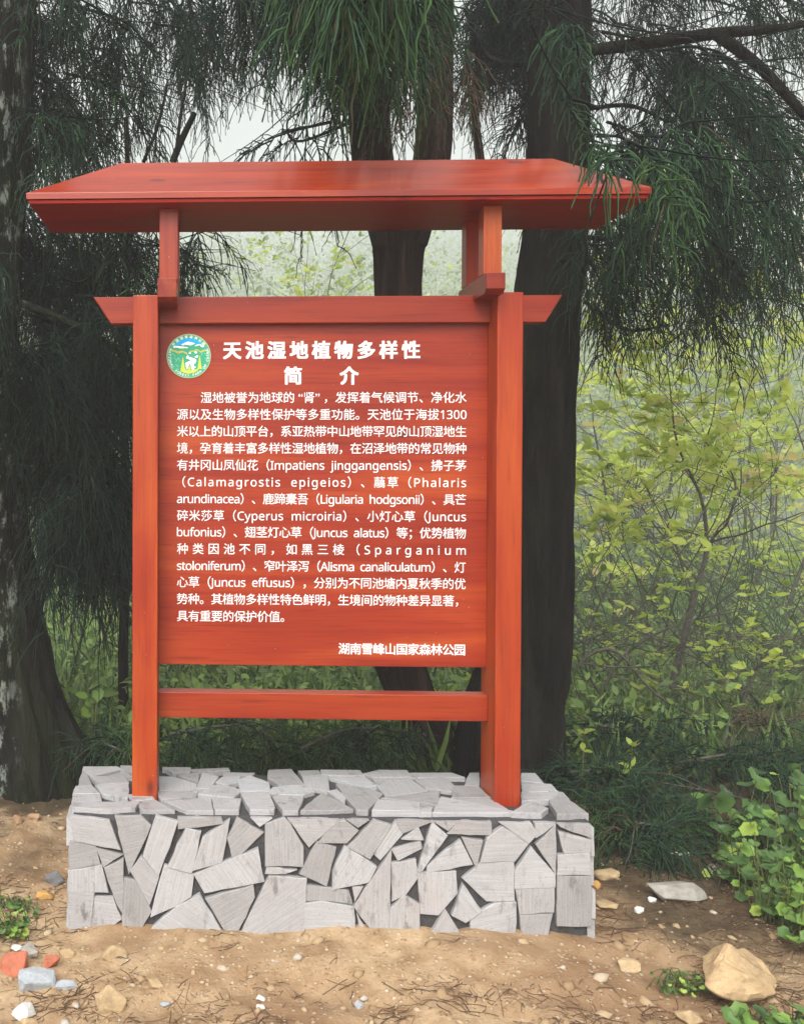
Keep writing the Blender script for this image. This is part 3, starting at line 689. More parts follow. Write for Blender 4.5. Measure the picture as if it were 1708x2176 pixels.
def pxp(lst, y):                                                # trunk control points from the outline: (u centre, v, half width) at distance y
    out = []
    for u, v, h in lst:
        p = at(u, v, y); out.append((p.x, p.y, p.z, h/F*y))
    return out
def rand_boughs(rng, count, u, v, y, lean, nsp, **kw):
    out = []
    for k in range(count):
        uu, vv, yy = rng.uniform(*u), rng.uniform(*v), rng.uniform(*y)
        ln = rng.uniform(.6, 1.2)
        out.append(((uu - lean*ln, vv - 70*ln, yy), (uu + lean*ln*.6, vv + 30*ln, yy + rng.normal()*.25), nsp, dict(kw)))
    return out
B1 = bark('mossy_bark', (.010, .0095, .008), .6, 1.0); B2 = bark('dark_bark', (.007, .0056, .005), .25); B3 = bark('red_brown_bark', (.026, .015, .012), .15)
R = np.random.default_rng(21)
# left tree
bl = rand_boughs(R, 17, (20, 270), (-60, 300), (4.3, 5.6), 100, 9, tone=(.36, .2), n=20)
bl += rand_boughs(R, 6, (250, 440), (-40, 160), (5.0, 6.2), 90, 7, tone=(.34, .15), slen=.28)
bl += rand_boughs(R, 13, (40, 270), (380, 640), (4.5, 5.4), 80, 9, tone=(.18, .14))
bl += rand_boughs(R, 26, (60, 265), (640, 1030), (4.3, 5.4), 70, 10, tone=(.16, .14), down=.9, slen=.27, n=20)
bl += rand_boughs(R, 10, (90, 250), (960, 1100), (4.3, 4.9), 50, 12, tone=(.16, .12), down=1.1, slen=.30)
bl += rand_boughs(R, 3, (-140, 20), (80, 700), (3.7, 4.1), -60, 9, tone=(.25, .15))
bl += [((330, 470, 5.2), (470, 500, 5.2), 9, dict(tone=(.3, .1), slen=.2)), ((300, 520, 5.0), (430, 560, 5.0), 10, dict(tone=(.3, .1), slen=.2))]
TL = pxp([(75, 1720, 205), (62, 1660, 155), (40, 1560, 128), (5, 1400, 112), (-35, 1100, 95), (-50, 700, 92), (-28, 300, 92), (-12, 0, 84), (-5, -400, 76), (10, -1200, 60)], 4.6)
conifer('conifer_tree', 'leaning mossy conifer with pale lichen on its flared foot, left of the board', [(TL, dict(n=170, sides=128))], B1, bl, 3,
        [[(30, 640, 4.6, .02), (120, 672, 4.5, .017), (210, 720, 4.45, .014), (275, 765, 4.4, .01)], [(40, 780, 4.6, .012), (140, 800, 4.5, .009), (270, 795, 4.5, .006)],
         [(367, 345, 4.5, .016), (385, 300, 4.5, .016), (414, 240, 4.5, .013)], [(372, 345, 4.7, .009), (385, 240, 4.7, .008), (398, 150, 4.75, .006), (396, 40, 4.8, .004)],
         [(305, 345, 4.7, .009), (335, 270, 4.7, .008), (356, 180, 4.7, .006)], [(130, 590, 4.4, .007), (180, 596, 4.4, .005), (245, 535, 4.4, .004)]], base=at(62, 1690, 4.6))
# middle, forked tree
bmid = rand_boughs(R, 13, (600, 930), (-130, 30), (3.8, 5.0), 80, 11, tone=(.40, .18), slen=.26)
bmid += rand_boughs(R, 6, (490, 660), (-60, 70), (4.4, 5.8), 80, 8, tone=(.3, .15), slen=.26)
bmid += rand_boughs(R, 4, (650, 850), (-190, -110), (3.1, 3.4), 40, 11, tone=(.60, .12), down=1.2, rad=.0048, slen=.28)
bmid += [((930, 60, 4.6), (985, 110, 4.3), 9, dict(tone=(.94, .03), down=1.0, slen=.22)), ((905, 90, 4.5), (870, 130, 4.3), 6, dict(tone=(.95, .03), down=1.0, slen=.2))]
bmid += [((700, 260, 4.4), (560, 300, 4.2), 5, dict(tone=(.3, .1), slen=.16, down=.2)), ((780, 130, 4.6), (670, 190, 4.4), 7, dict(tone=(.35, .1), slen=.22))]
TM = pxp([(965, 1690, 110), (938, 1620, 66), (905, 1540, 54), (858, 1440, 52), (840, 1340, 52), (848, 1000, 50), (846, 620, 47), (850, 500, 56), (858, 440, 58)], 5.0)
TM1 = pxp([(838, 530, 44), (815, 440, 44), (790, 335, 41), (782, 150, 40), (778, -100, 37), (775, -700, 30)], 5.0)
TM2 = pxp([(866, 530, 42), (895, 440, 40), (919, 335, 36), (926, 150, 34), (930, -100, 32), (935, -700, 26)], 5.0)
tm_ = conifer('conifer_tree', 'forked conifer rising straight behind the board, two stems above the roof', [(TM, dict(n=130, sides=96)), (TM1, dict(n=90, sides=72)), (TM2, dict(n=90, sides=72))], B3, bmid, 6,
        [[(790, 240, 5.0, .011), (640, 300, 4.6, .006), (610, 262, 4.4, .0045), (640, 235, 4.3, .003)]], base=at(940, 1670, 5.0))
c_ = at(835, 578, 4.89); rg = np.array([(c_.x + .021*math.cos(a), c_.y - .006*math.cos(a*2), c_.z + .026*math.sin(a), .0035) for a in np.linspace(0, 2*math.pi, 17)])
obj('branch_scar', *strands(rg[None, :, :3], rg[None, :, 3], 6), plain('pale_scar', (.09, .07, .06), .8, 60, .3), tm_, smooth=True)
# right tree
br = rand_boughs(R, 14, (990, 1180), (-60, 210), (4.8, 5.6), -60, 9, tone=(.18, .14))
br += rand_boughs(R, 26, (1240, 1760), (-60, 260), (4.4, 6.4), 90, 7, tone=(.30, .16), slen=.26, n=18)
br += rand_boughs(R, 18, (1300, 1740), (240, 500), (4.0, 5.6), 100, 7, tone=(.45, .18), n=20)
br += rand_boughs(R, 10, (1260, 1520), (470, 690), (4.0, 5.2), 80, 6, tone=(.36, .16), down=.9, n=18)
br += rand_boughs(R, 9, (1480, 1760), (430, 600), (4.5, 6.0), 80, 5, tone=(.32, .15), down=.9)
br += [((1480, 290, 3.6), (1370, 310, 3.4), 5, dict(tone=(.62, .10), slen=.17, rad=.0038)), ((1500, 330, 3.7), (1400, 400, 3.5), 5, dict(tone=(.5, .10), slen=.17, rad=.0038))]
br += [((1180, 20, 3.6), (1250, 70, 3.3), 4, dict(tone=(.60, .06), down=1.3, slen=.2, rad=.004, spl=.22)), ((1270, 230, 3.3), (1190, 240, 2.98), 2, dict(tone=(.58, .08), down=1.1, slen=.16, spl=.2, rad=.004)), ((1400, 340, 3.3), (1290, 350, 2.95), 2, dict(tone=(.52, .08), down=1.0, slen=.18, spl=.24, rad=.0042))]
TR = pxp([(1066, 1720, 165), (1078, 1640, 122), (1090, 1500, 98), (1112, 1400, 92), (1135, 1100, 78), (1147, 800, 72), (1160, 650, 66), (1177, 500, 63), (1183, 300, 58), (1186, 0, 56), (1190, -500, 50), (1195, -1300, 38)], 4.7)
conifer('conifer_tree', 'thick dark conifer trunk right behind the right post, boughs over the roof end', [(TR, dict(n=170, sides=128))], B2, br, 9,
        [[(1230, 110, 4.7, .03), (1400, 88, 4.6, .03), (1530, 70, 4.5, .028), (1640, 62, 4.5, .02), (1760, 40, 4.5, .015)], [(1520, 72, 4.5, .026), (1610, 140, 4.5, .024), (1700, 235, 4.5, .02), (1790, 330, 4.5, .015)],
         [(990, 20, 5.0, .015), (1020, 95, 4.9, .014), (1060, 132, 4.8, .014), (1180, 140, 4.7, .016)], [(1020, 95, 4.9, .016), (1008, 220, 4.9, .02), (1020, 345, 4.9, .024)], [(1230, 503, 4.7, .012), (1285, 508, 4.6, .012)],
         [(1240, 640, 4.7, .01), (1330, 700, 4.6, .009), (1420, 690, 4.5, .006)], [(1250, 230, 4.7, .012), (1340, 225, 4.6, .01), (1420, 260, 4.5, .006)]], base=at(1070, 1690, 4.7))
# slim dead stem next to the left post, and one more trunk beyond each side of the view
rng = np.random.default_rng(77)
t = thing('slim_trunk', 'slim brown bare trunk just left of the left post', 'tree', at(270, 1640, 5.6))
v, f = trunk_mesh(pxp([(272, 1700, 16), (268, 1600, 12), (262, 1400, 11), (270, 1100, 10), (262, 800, 9), (275, 500, 7), (268, 250, 5)], 5.6), n=60, sides=20, seed=4)
obj('trunk', v, f, B3, t, smooth=True)

# ---------------------------------------------------------------- broad-leaved shrubs on the right
LEAF = np.array([(0, 0, 0), (.22, .3, .05), (.2, .65, .03), (0, 1, -.06), (-.2, .65, .03), (-.22, .3, .05), (0, .33, -.02), (0, .66, -.03)])
LEAFQ = np.array([(0, 1, 6, 5), (6, 1, 2, 7), (5, 6, 7, 4), (7, 2, 3, 4)])
def scatter(tv, tq, pos, yax, nrm, scale, tone):
    yax = unit(yax); x = unit(np.cross(yax, nrm)); z = np.cross(x, yax)
    V = pos[:, None, :] + scale[:, None, None]*(tv[None, :, 0:1]*x[:, None, :] + tv[None, :, 1:2]*yax[:, None, :] + tv[None, :, 2:3]*z[:, None, :])
    n, k = len(pos), len(tv)
    Fq = (tq[None] + (np.arange(n)*k)[:, None, None]).reshape(-1, tq.shape[1])
    return V.reshape(-1, 3), Fq, np.repeat(tone, k)
def rosettes(rng, tips, n, size, tone, flat=.5):
    k = len(tips); p = np.repeat(tips, n, 0); a = rng.uniform(0, 2*math.pi, len(p))
    y = np.stack([np.cos(a), np.sin(a), rng.normal(.35, flat, len(p))], 1)
    tn = np.clip(np.repeat(rng.normal(tone[0], tone[1], k), n) + rng.normal(0, .07, len(p)), 0, 1)
    return scatter(LEAF, LEAFQ, p, y, np.array([[0, -.45, .8]]) + rng.normal(size=(len(p), 3))*.55, size*rng.uniform(.55, 1.25, len(p)), tn)
def grow(rng, p, d, ln, r, depth, segs, tips, kids=3, bend=.35, upw=.12):
    n = 6; pts = [np.array(p)]; d = np.array(d, float)
    for i in range(n):
        d = unit(d + rng.normal(size=3)*bend*.35 + np.array([0, 0, upw*.3])); pts.append(pts[-1] + d*ln/n)
    q = np.array(pts); rr = np.linspace(r, r*.55, n+1); segs.append((q, rr))
    if depth == 0: tips.append(q[-1]); tips.append(q[-3]); return
    for k in range(kids):
        i = rng.integers(2, n+1); nd = unit(d + rng.normal(size=3)*np.array([.9, .9, .45]))
        grow(rng, q[i], nd, ln*rng.uniform(.55, .8), max(rr[i]*.62, .0016), depth-1, segs, tips, kids, bend, upw)
def shrub(name, label, stems, seed, leaf, tone, nleaf=6, kids=3, depth=3, keep=1.0, group='young trees right of the board', mat=SPRING, lnf=.32):
    rng = np.random.default_rng(seed); segs, tips = [], []
    for ctrl in stems:
        if ctrl is not stems[0]: ctrl = [stems[0][0][:3] + (ctrl[0][3],)] + list(ctrl)   # every stem leaves the same root
        q = curve_pts([(*at(u, v, y), r) for u, v, y, r in ctrl], 20); segs.append((q[:, :3], q[:, 3]))
        L = np.linalg.norm(np.diff(q[:, :3], axis=0), axis=1).sum()
        for i in rng.integers(6, 20, 9):
            dd_ = unit(q[min(i+1, 19), :3] - q[i-1, :3])
            grow(rng, q[i, :3], unit(dd_*.5 + rng.normal(size=3)*np.array([1, .8, .4])), L*lnf*rng.uniform(.6, 1.2), max(q[i, 3]*.5, .003), depth-1, segs, tips, kids)
        grow(rng, q[-1, :3], unit(q[-1, :3] - q[-3, :3]), L*lnf, q[-1, 3]*.8, depth-1, segs, tips, kids)
    p0 = at(*stems[0][0][:3])
    t = thing(name, label, 'tree', p0, group)
    items = [strands(a[None], b_[None], 5) for a, b_ in segs]
    v, f, _ = cat_q(items); obj('stems', v, f, TWIG, t, smooth=True)
    tips = np.array(tips); tips = tips[rng.random(len(tips)) < keep]
    if len(tips):
        v, f, tn = rosettes(rng, tips, nleaf, leaf, tone); obj('leaves', v, f, mat, t, tone=tn)
    return t
shrub('young_tree', 'young tree with forked dark stem and lime leaves, in the middle right of the board', [[(1418, 1530, 6.0, .018), (1432, 1430, 6.0, .017), (1475, 1260, 6.0, .015), (1500, 1170, 6.0, .013), (1490, 1060, 6.0, .01), (1440, 950, 6.1, .007), (1425, 850, 6.1, .005)],
       [(1500, 1180, 6.0, .011), (1545, 1110, 5.9, .008), (1560, 1020, 5.9, .006), (1500, 940, 5.9, .004)]], 31, .08, (.62, .16), keep=.75, nleaf=6)
shrub('young_tree', 'yellow leaved young tree with two slanting stems, standing close by the thick trunk', [[(1290, 1560, 12.76, 0.0255), (1300, 1300, 12.76, 0.0219), (1290, 1080, 12.76, 0.0182), (1260, 900, 12.76, 0.0109)], [(1220, 1250, 12.03, 0.0182), (1330, 1120, 12.03, 0.0146), (1440, 1020, 12.22, 0.0092)]], 32, 0.121, (.66, .16), keep=.6, nleaf=7, kids=4)
shrub('young_tree', 'young tree at the right edge with crooked grey stems and loose green leaves', [[(1690, 1540, 11.30, 0.0292), (1662, 1380, 11.30, 0.0255), (1690, 1240, 11.30, 0.0219), (1740, 1080, 11.30, 0.0146), (1690, 900, 11.30, 0.0092)], [(1600, 1480, 12.03, 0.0255), (1570, 1330, 12.03, 0.0219), (1640, 1150, 12.03, 0.0146), (1650, 980, 12.03, 0.0092)]], 33, 0.114, (.52, .18), keep=.75, nleaf=6)
shrub('young_tree', 'taller pale young tree farther back with thin leaves under the hanging boughs', [[(1380, 1500, 16.40, 0.0365), (1400, 1200, 16.40, 0.0292), (1440, 900, 16.40, 0.0201), (1420, 740, 16.40, 0.0128)], [(1560, 1500, 17.32, 0.0365), (1580, 1150, 17.32, 0.0274), (1600, 820, 17.32, 0.0163)]], 34, 0.157, (.62, .16), keep=.6, nleaf=7, kids=4)
shrub('young_tree', 'far pale young tree half lost in the mist at the right', [[(1650, 1400, 23.69, 0.0547), (1640, 1100, 23.69, 0.0401), (1660, 800, 23.69, 0.0219)], [(1500, 1400, 25.52, 0.0547), (1480, 1100, 25.52, 0.0401), (1500, 820, 25.52, 0.0219)]], 35, 0.243, (.6, .2), depth=3, keep=.7, nleaf=7, kids=4)
shrub('young_tree', 'small leafy tree seen through the gap under the roof, left of the forked trunk', [[(560, 1300, 18., .05), (580, 1000, 18., .04), (640, 760, 18., .02), (650, 660, 18., .01)], [(740, 1300, 21., .05), (730, 900, 21., .04), (700, 660, 21., .02)]], 36, 0.133, (.5, .2), keep=.9, nleaf=6, lnf=.22)
shrub('bare_shrub', 'tangled nearly bare shrub with long arching twigs between the thick trunk and young trees', [[(1250, 1530, 5.6, .010), (1320, 1400, 5.6, .009), (1430, 1330, 5.6, .007), (1560, 1300, 5.6, .004)], [(1220, 1430, 5.4, .012), (1300, 1380, 5.4, .010), (1400, 1480, 5.3, .009), (1560, 1560, 5.3, .006)], [(1330, 1560, 5.8, .008), (1240, 1400, 5.8, .007), (1300, 1220, 5.8, .004)]], 37, .06, (.4, .2), nleaf=4, keep=.08, kids=4, group='bare shrubs')
shrub('bare_shrub', 'thin grey bare shrub crossing in front of the young tree at the right edge', [[(1560, 1560, 5.5, .010), (1600, 1430, 5.5, .008), (1690, 1330, 5.5, .005)], [(1690, 1600, 5.6, .010), (1600, 1480, 5.6, .008), (1480, 1400, 5.6, .006), (1330, 1330, 5.6, .003)]], 38, .06, (.4, .2), nleaf=4, keep=.1, kids=4, group='bare shrubs')

DIA = np.array([(0, -.5, 0), (.42, 0, .1), (0, .5, 0), (-.42, 0, .1)]); DIAQ = np.array([(0, 1, 2, 3)])
# far wood on the misty slope, undergrowth
rng = np.random.default_rng(8)
lst = []
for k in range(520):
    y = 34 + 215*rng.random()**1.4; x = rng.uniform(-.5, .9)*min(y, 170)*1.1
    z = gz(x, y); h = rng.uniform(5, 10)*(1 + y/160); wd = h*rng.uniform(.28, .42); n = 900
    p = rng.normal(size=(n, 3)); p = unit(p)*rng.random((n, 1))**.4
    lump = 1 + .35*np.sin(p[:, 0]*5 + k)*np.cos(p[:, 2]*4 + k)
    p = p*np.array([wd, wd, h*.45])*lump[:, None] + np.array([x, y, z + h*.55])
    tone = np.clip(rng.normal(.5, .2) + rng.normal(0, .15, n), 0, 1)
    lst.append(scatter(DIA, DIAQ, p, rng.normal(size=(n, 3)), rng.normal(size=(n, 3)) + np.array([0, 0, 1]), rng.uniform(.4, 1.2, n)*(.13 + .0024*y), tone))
v, f, tn = cat_q(lst)
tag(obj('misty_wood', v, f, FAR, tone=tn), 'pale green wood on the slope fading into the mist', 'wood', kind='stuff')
n = 26000
yy = 4.75 + 13*rng.random(n)**1.6; xx = rng.uniform(-.45, .85, n)*yy*1.1 + .2
keepm = fbm(xx*1.1 + 5, yy*1.1, 3) > -.35; xx, yy = xx[keepm], yy[keepm]; n = len(xx)
hh = np.abs(rng.normal(0, .22, n))*(.5 + .12*(yy - 4)) + .02
pp = np.stack([xx, yy, ground_z(xx, yy) + hh], 1)
tone = np.clip(.45 + .3*fbm(xx*.9, yy*.9 + 9, 2) + rng.normal(0, .15, n), 0, 1)
u1 = scatter(LEAF, LEAFQ, pp, np.stack([rng.normal(size=n), rng.normal(size=n), rng.normal(.2, .5, n)], 1), np.array([[0, -.2, 1.]]) + rng.normal(size=(n, 3))*.4, rng.uniform(.03, .075, n)*(1 + .05*yy), tone)
m_ = 9000; yb = 4.7 + 6*rng.random(m_)**1.5; xb = rng.uniform(-.45, .85, m_)*yb*1.1
bp = np.stack([xb, yb, ground_z(xb, yb)], 1); bd = unit(np.stack([rng.normal(0, .5, m_), rng.normal(0, .5, m_), np.ones(m_)], 1))
u2 = scatter(LEAF*np.array([.16, 1, 1]), LEAFQ, bp, bd, rng.normal(size=(m_, 3)), rng.uniform(.1, .38, m_), np.clip(rng.normal(.4, .2, m_), 0, 1))
k3 = 26000; y3 = 8.5 + 22*rng.random(k3)**1.4; x3 = rng.uniform(-.45, .9, k3)*y3*1.05
hh = np.clip(.9 + 1.1*fbm(x3*.5 + 3, y3*.5, 3), .15, 2.4)*rng.random(k3)**.8
p3 = np.stack([x3, y3, ground_z(x3, y3) + hh], 1)
u3 = scatter(LEAF, LEAFQ, p3, rng.normal(size=(k3, 3)), np.array([[0, -.4, .8]]) + rng.normal(size=(k3, 3))*.5, rng.uniform(.06, .13, k3)*(.7 + .04*y3), np.clip(.35 + .35*fbm(x3*.6, y3*.6 + 4, 2) + .12*hh + rng.normal(0, .12, k3), 0, 1))
m4 = 1500; y4 = 7 + 14*rng.random(m4); x4 = rng.uniform(-.3, .9, m4)*y4; s4 = np.linspace(0, 1, 5)[None, :, None]      # bare stalks
b4 = np.stack([x4, y4, ground_z(x4, y4)], 1); e4 = b4 + np.stack([rng.normal(0, .7, m4), rng.normal(0, .5, m4), rng.uniform(.4, 2.0, m4)], 1)
P4 = b4[:, None]*(1 - s4) + e4[:, None]*s4; P4[:, 1:-1] += rng.normal(size=(m4, 3, 3))*.06
v4, f4 = strands(P4, np.linspace(.008, .003, 5)[None, :]*rng.uniform(.6, 1.4, (m4, 1)), 4); u4 = (v4, f4, np.full(len(v4), .02))
v, f, tn = cat_q([u1, u2, u3, u4])
tag(obj('undergrowth', v, f, UNDER, tone=tn), 'low green leafy undergrowth covering the ground behind the board', 'undergrowth', kind='stuff')

# fallen conifer boughs heaped behind and beside the plinth
def fallen(label, u0, v0, y0, u1, v1, y1, nsp, seed, tone, **kw):
    rng = np.random.default_rng(seed)
    p0, p1 = at(u0, v0, y0), at(u1, v1, y1)
    p0.z = max(p0.z, gz(p0.x, p0.y) + .03); p1.z = max(p1.z, gz(p1.x, p1.y) + .03)
    t = thing('fallen_bough', label, 'branch', (p0.x, p0.y, gz(p0.x, p0.y)), 'fallen conifer boughs')
    fo, wo = bough(rng, p0, p1, nsp, **dict(dict(spl=.32, slen=.26, sag=.10, wide=.8, down=.12, grav=.3, tone=tone, spread=.9, tmin=.0), **kw))
    v, f, _ = cat_q(wo); obj('branch', v, f, TWIG, t, smooth=True)
    v, f, tn = cat_q(fo); v[:, 2] = np.maximum(v[:, 2], ground_z(v[:, 0], v[:, 1]) + .004)
    obj('needle_strands', v, f, NEEDLE, t, tone=tn)
fallen('dark green fallen bough heaped directly right of the plinth', 1210, 1640, 4.3, 1440, 1700, 4.0, 34, 1, (.55, .14))
fallen('bough of drooping dark strands on top of the heap near the thick trunk', 1190, 1560, 4.9, 1420, 1560, 4.9, 32, 2, (.45, .14))
fallen('dead purplish brown bough along the top of the heap at the right', 1400, 1540, 5.2, 1700, 1560, 5.1, 30, 3, (.91, .03))
fallen('grey green bough spreading over the right end of the heap', 1440, 1620, 4.6, 1740, 1640, 4.5, 34, 4, (.55, .14))
fallen('lowest green bough touching the sandy soil beside the plinth corner', 1290, 1740, 3.95, 1440, 1760, 3.85, 20, 5, (.6, .12))
fallen('dark bough lying behind the plinth below the lower beam, left half', 360, 1560, 4.5, 620, 1600, 4.4, 22, 6, (.62, .12))
fallen('dark bough lying behind the plinth below the lower beam, right half', 640, 1590, 4.4, 860, 1560, 4.6, 20, 7, (.62, .12))
fallen('grassy looking green bough between the mossy trunk and left post', 215, 1560, 4.7, 330, 1620, 4.5, 18, 8, (.55, .12))

# ---------------------------------------------------------------- brambles with lobed leaves
ang = np.radians([90, 62, 40, 12, -12, -50, -88, -130, -168, 168, 140, 118])
rad_ = np.array([1, .80, .92, .72, .80, .62, .30, .62, .80, .72, .92, .80])
LV = np.concatenate([[(0, .1, -.03)], np.stack([np.cos(ang)*rad_*.62, .35 + np.sin(ang)*rad_*.62, .09*np.abs(np.cos(ang))*rad_], 1)])
LF = np.array([(0, 1+i, 1+(i+1) % 12) for i in range(12)])
def bramble(label, centre, spread, n, seed, size, tone, hmax=.25, cat='plant', name='bramble_bush'):
    rng = np.random.default_rng(seed); c = np.array(centre)
    t = thing(name, label, cat, tuple(c), 'leafy plants on the soil')
    p = np.clip(rng.normal(size=(n, 2)), -1.7, 1.7)*np.array(spread) + c[:2]
    z = ground_z(p[:, 0], p[:, 1]); h = np.abs(rng.normal(.35, .35, n))*hmax + .02
    pos = np.stack([p[:, 0], p[:, 1], z + h], 1)
    yx = np.stack([rng.normal(size=n), rng.normal(-.6, .8, n), rng.normal(-.25, .35, n)], 1)
    nr = np.array([[0, -.45, 1.]]) + rng.normal(size=(n, 3))*.32
    v, f, tn = scatter(LV, LF, pos, yx, nr, size*rng.uniform(.4, 1.2, n), np.clip(rng.normal(tone, .22, n), 0, 1))
    obj('leaves', v, f, VINE, t, tone=tn)
    root = np.stack([p[:, 0]*.75 + c[0]*.25 + rng.normal(size=n)*.03, p[:, 1]*.75 + c[1]*.25 + .03, 0*z], 1); root[:, 2] = ground_z(root[:, 0], root[:, 1]) - .01
    s = np.linspace(0, 1, 5)[None, :, None]
    P = root[:, None, :]*(1-s) + pos[:, None, :]*s; P[:, :, 2] += .03*np.sin(np.linspace(0, math.pi, 5))
    v, f = strands(P, np.full((n, 5), .0018)); obj('stems', v, f, STEM, t)
def G(u, v):
    p = gnd(u, v); return (p.x, p.y, gz(p.x, p.y))
bramble('tall bramble with broad lobed leaves at the foot of the heap', G(1590, 1790), (.12, .10), 80, 1, .08, .45, .22)
bramble('dense bramble trailing down the right edge behind the boulder', G(1705, 1960), (.07, .13), 210, 2, .05, .62, .22)
bramble('low bramble in the bottom right corner below the boulder', G(1655, 2185), (.07, .03), 70, 3, .05, .6, .06)
bramble('leafy bramble spilling over the litter above the boulder', G(1640, 1870), (.10, .06), 130, 4, .05, .62, .18)
bramble('tangle of larger leaves at the right edge level with the plinth top', G(1720, 1790), (.15, .15), 90, 5, .075, .42, .30)
bramble('small weed tuft at the left edge of the soil', G(22, 1985), (.035, .02), 60, 6, .026, .72, .05, name='weed_tuft')
bramble('thin pale weed patch above the weed tuft at the left', G(40, 1928), (.045, .015), 40, 7, .02, .6, .03, name='weed_tuft')
bramble('tiny weeds on the dirt left of the tan boulder', G(1465, 2075), (.05, .03), 60, 8, .02, .55, .04, name='weed_tuft')
# leafy sprigs poking out of the heap
for k, (u, v_, y, lb) in enumerate(((1300, 1560, 4.4, 'pale green sprig of pointed leaves nearest the thick trunk'), (1290, 1605, 4.2, 'small pale sprig in the dark heap above the plinth corner'), (1345, 1650, 4.2, 'wide open sprig of pale leaves low in the heap'), (1345, 1585, 4.3, 'upright leafy sprig high in the heap'), (1340, 1630, 4.1, 'sprig with one cupped leaf in the heap'))):
    rng = np.random.default_rng(50 + k); p = np.array(at(*((1240, 1557, y), (1240, 1595, y), (1283, 1640, y), (1343, 1585, y), (1340, 1630, y))[k]))
    t = thing('leaf_sprig', lb, 'plant', (p[0], p[1], gz(p[0], p[1])), 'pale sprigs in the heap')
    v, f, tn = rosettes(rng, p[None], 6, .045, (.42, .1)); obj('leaves', v, f, SPRING, t, tone=tn)
    q = np.array([[p[0], p[1] + .03, gz(p[0], p[1])], p*.5 + np.array([p[0], p[1] + .04, gz(p[0], p[1])])*.5, p])
    v, f = strands(q[None], np.full((1, 3), .002), 5); obj('stem', v, f, STEM, t)
rng = np.random.default_rng(61)
t = thing('leafy_weed', 'fresh green weed with heart shaped leaves between the mossy trunk and left post', 'plant', G(195, 1640))
pos = np.array([at(195 + rng.normal()*13, 1505 + rng.normal()*38, 4.75) for k in range(26)])
v, f, tn = scatter(LEAF*np.array([1.7, 1, 1]), LEAFQ, pos, rng.normal(size=(26, 3)) + np.array([0, -.4, -.2]), rng.normal(size=(26, 3))*.3 + np.array([0, -.6, 1]), rng.uniform(.04, .09, 26), rng.uniform(.4, .9, 26)); obj('leaves', v, f, VINE, t, tone=tn)
base = np.array(G(195, 1640)); s = np.linspace(0, 1, 4)[None, :, None]
v, f = strands(base[None, None]*(1-s) + pos[:, None]*s, np.full((26, 4), .0022)); obj('stems', v, f, STEM, t)

# ---------------------------------------------------------------- stones and rubble
def rockmat(name, c, var=.35):
    m = NB(name); n1, n2 = m.noise(m.coord(), 18, 6, .65), m.noise(m.coord(), 90, 4, .7)
    cc = m.ramp(n1, [(.28, tuple(x*(1-var) for x in c)), (.5, c), (.75, tuple(min(.9, x*(1+var*.7)) for x in c))])
    m.color(m.mix(m.ramp(n2, [(.3, .4), (.5, 0.0)]), cc, tuple(x*.45 for x in c))); m.rough(.8); m.spec(.3); m.bump(n1, .5, .01); return m.m
TAN, GREY, BLUE, WHT, RED, ORG, DRK = rockmat('tan_rock', (.44, .32, .18)), rockmat('grey_rock', (.33, .31, .27)), rockmat('blue_grey_rock', (.36, .39, .41)), rockmat('white_rock', (.62, .62, .58)), rockmat('red_brick', (.52, .17, .10)), rockmat('orange_rock', (.50, .29, .09)), rockmat('dark_mortar_lump', (.16, .16, .165))
def rock(label, u0, u1, v0, v1, mat, seed, depth=.8, name='stone', cat='stone', blocky=0, sink=.25, npt=18):
    rng = np.random.default_rng(seed)
    p = gnd((u0+u1)/2, v1 - .15*(v1-v0)); y = p.y
    wd = (u1-u0)/F*y; ht = max(.012, (v1-v0)/F*y*.8); dp = wd*depth
    b = bmesh.new(); n = npt
    for k in range(n):
        q = rng.normal(size=3); q /= np.linalg.norm(q)
        if blocky: q = np.sign(q)*np.abs(q)**(1 - blocky)
        q *= rng.uniform(.8, 1.12); b.verts.new((q[0]*wd*.52, q[1]*dp*.5, q[2]*ht*.58))
    r = bmesh.ops.convex_hull(b, input=b.verts); bmesh.ops.delete(b, geom=[g for g in r['geom_interior'] if isinstance(g, bmesh.types.BMVert)], context='VERTS')
    bmesh.ops.bevel(b, geom=list(b.edges), offset=min(wd, ht)*.05, segments=1, affect='EDGES', clamp_overlap=True)
    bmesh.ops.triangulate(b, faces=b.faces); bmesh.ops.subdivide_edges(b, edges=b.edges, cuts=1, use_grid_fill=True)
    for v_ in b.verts:
        d = float(fbm(v_.co.x/wd*3.5 + seed, v_.co.z/ht*3 + v_.co.y/dp*3, 3)); v_.co *= 1 + .035*d
    b.verts.index_update(); cz = gz(p.x, y + dp*.3) + ht*(.55 - sink)
    V = [(v_.co.x + p.x, v_.co.y + y + dp*.35, v_.co.z + cz) for v_ in b.verts]; Fc = [[x.index for x in q.verts] for q in b.faces]; b.free()
    return tag(obj(name, V, Fc, mat, loc=(p.x, y + dp*.35, cz - ht*.5)), label, cat, 'stones and rubble on the soil')
rock('broken red brick end at the left edge of the picture', -4, 60, 2012, 2062, RED, 101, .8, 'brick', 'brick', .5)
rock('smaller red brick piece beside the broken brick end', 88, 128, 2013, 2048, RED, 102, .8, 'brick', 'brick', .45)
rock('brown grey stone behind the two red brick pieces', 38, 90, 1994, 2026, GREY, 103)
rock('pale stone touching the left brick from behind', 20, 50, 2000, 2015, WHT, 104)
rock('wide blue grey broken slab in front of the bricks', 27, 118, 2040, 2092, BLUE, 105, .6, blocky=.35)
rock('pointed blue grey stone leaning against the wide slab', 103, 168, 2056, 2088, BLUE, 106, .6)
rock('white lumpy stone below the blue grey slab', 22, 82, 2102, 2143, WHT, 107)
rock('white stone cut by the bottom edge at the left', 46, 72, 2155, 2190, WHT, 108)
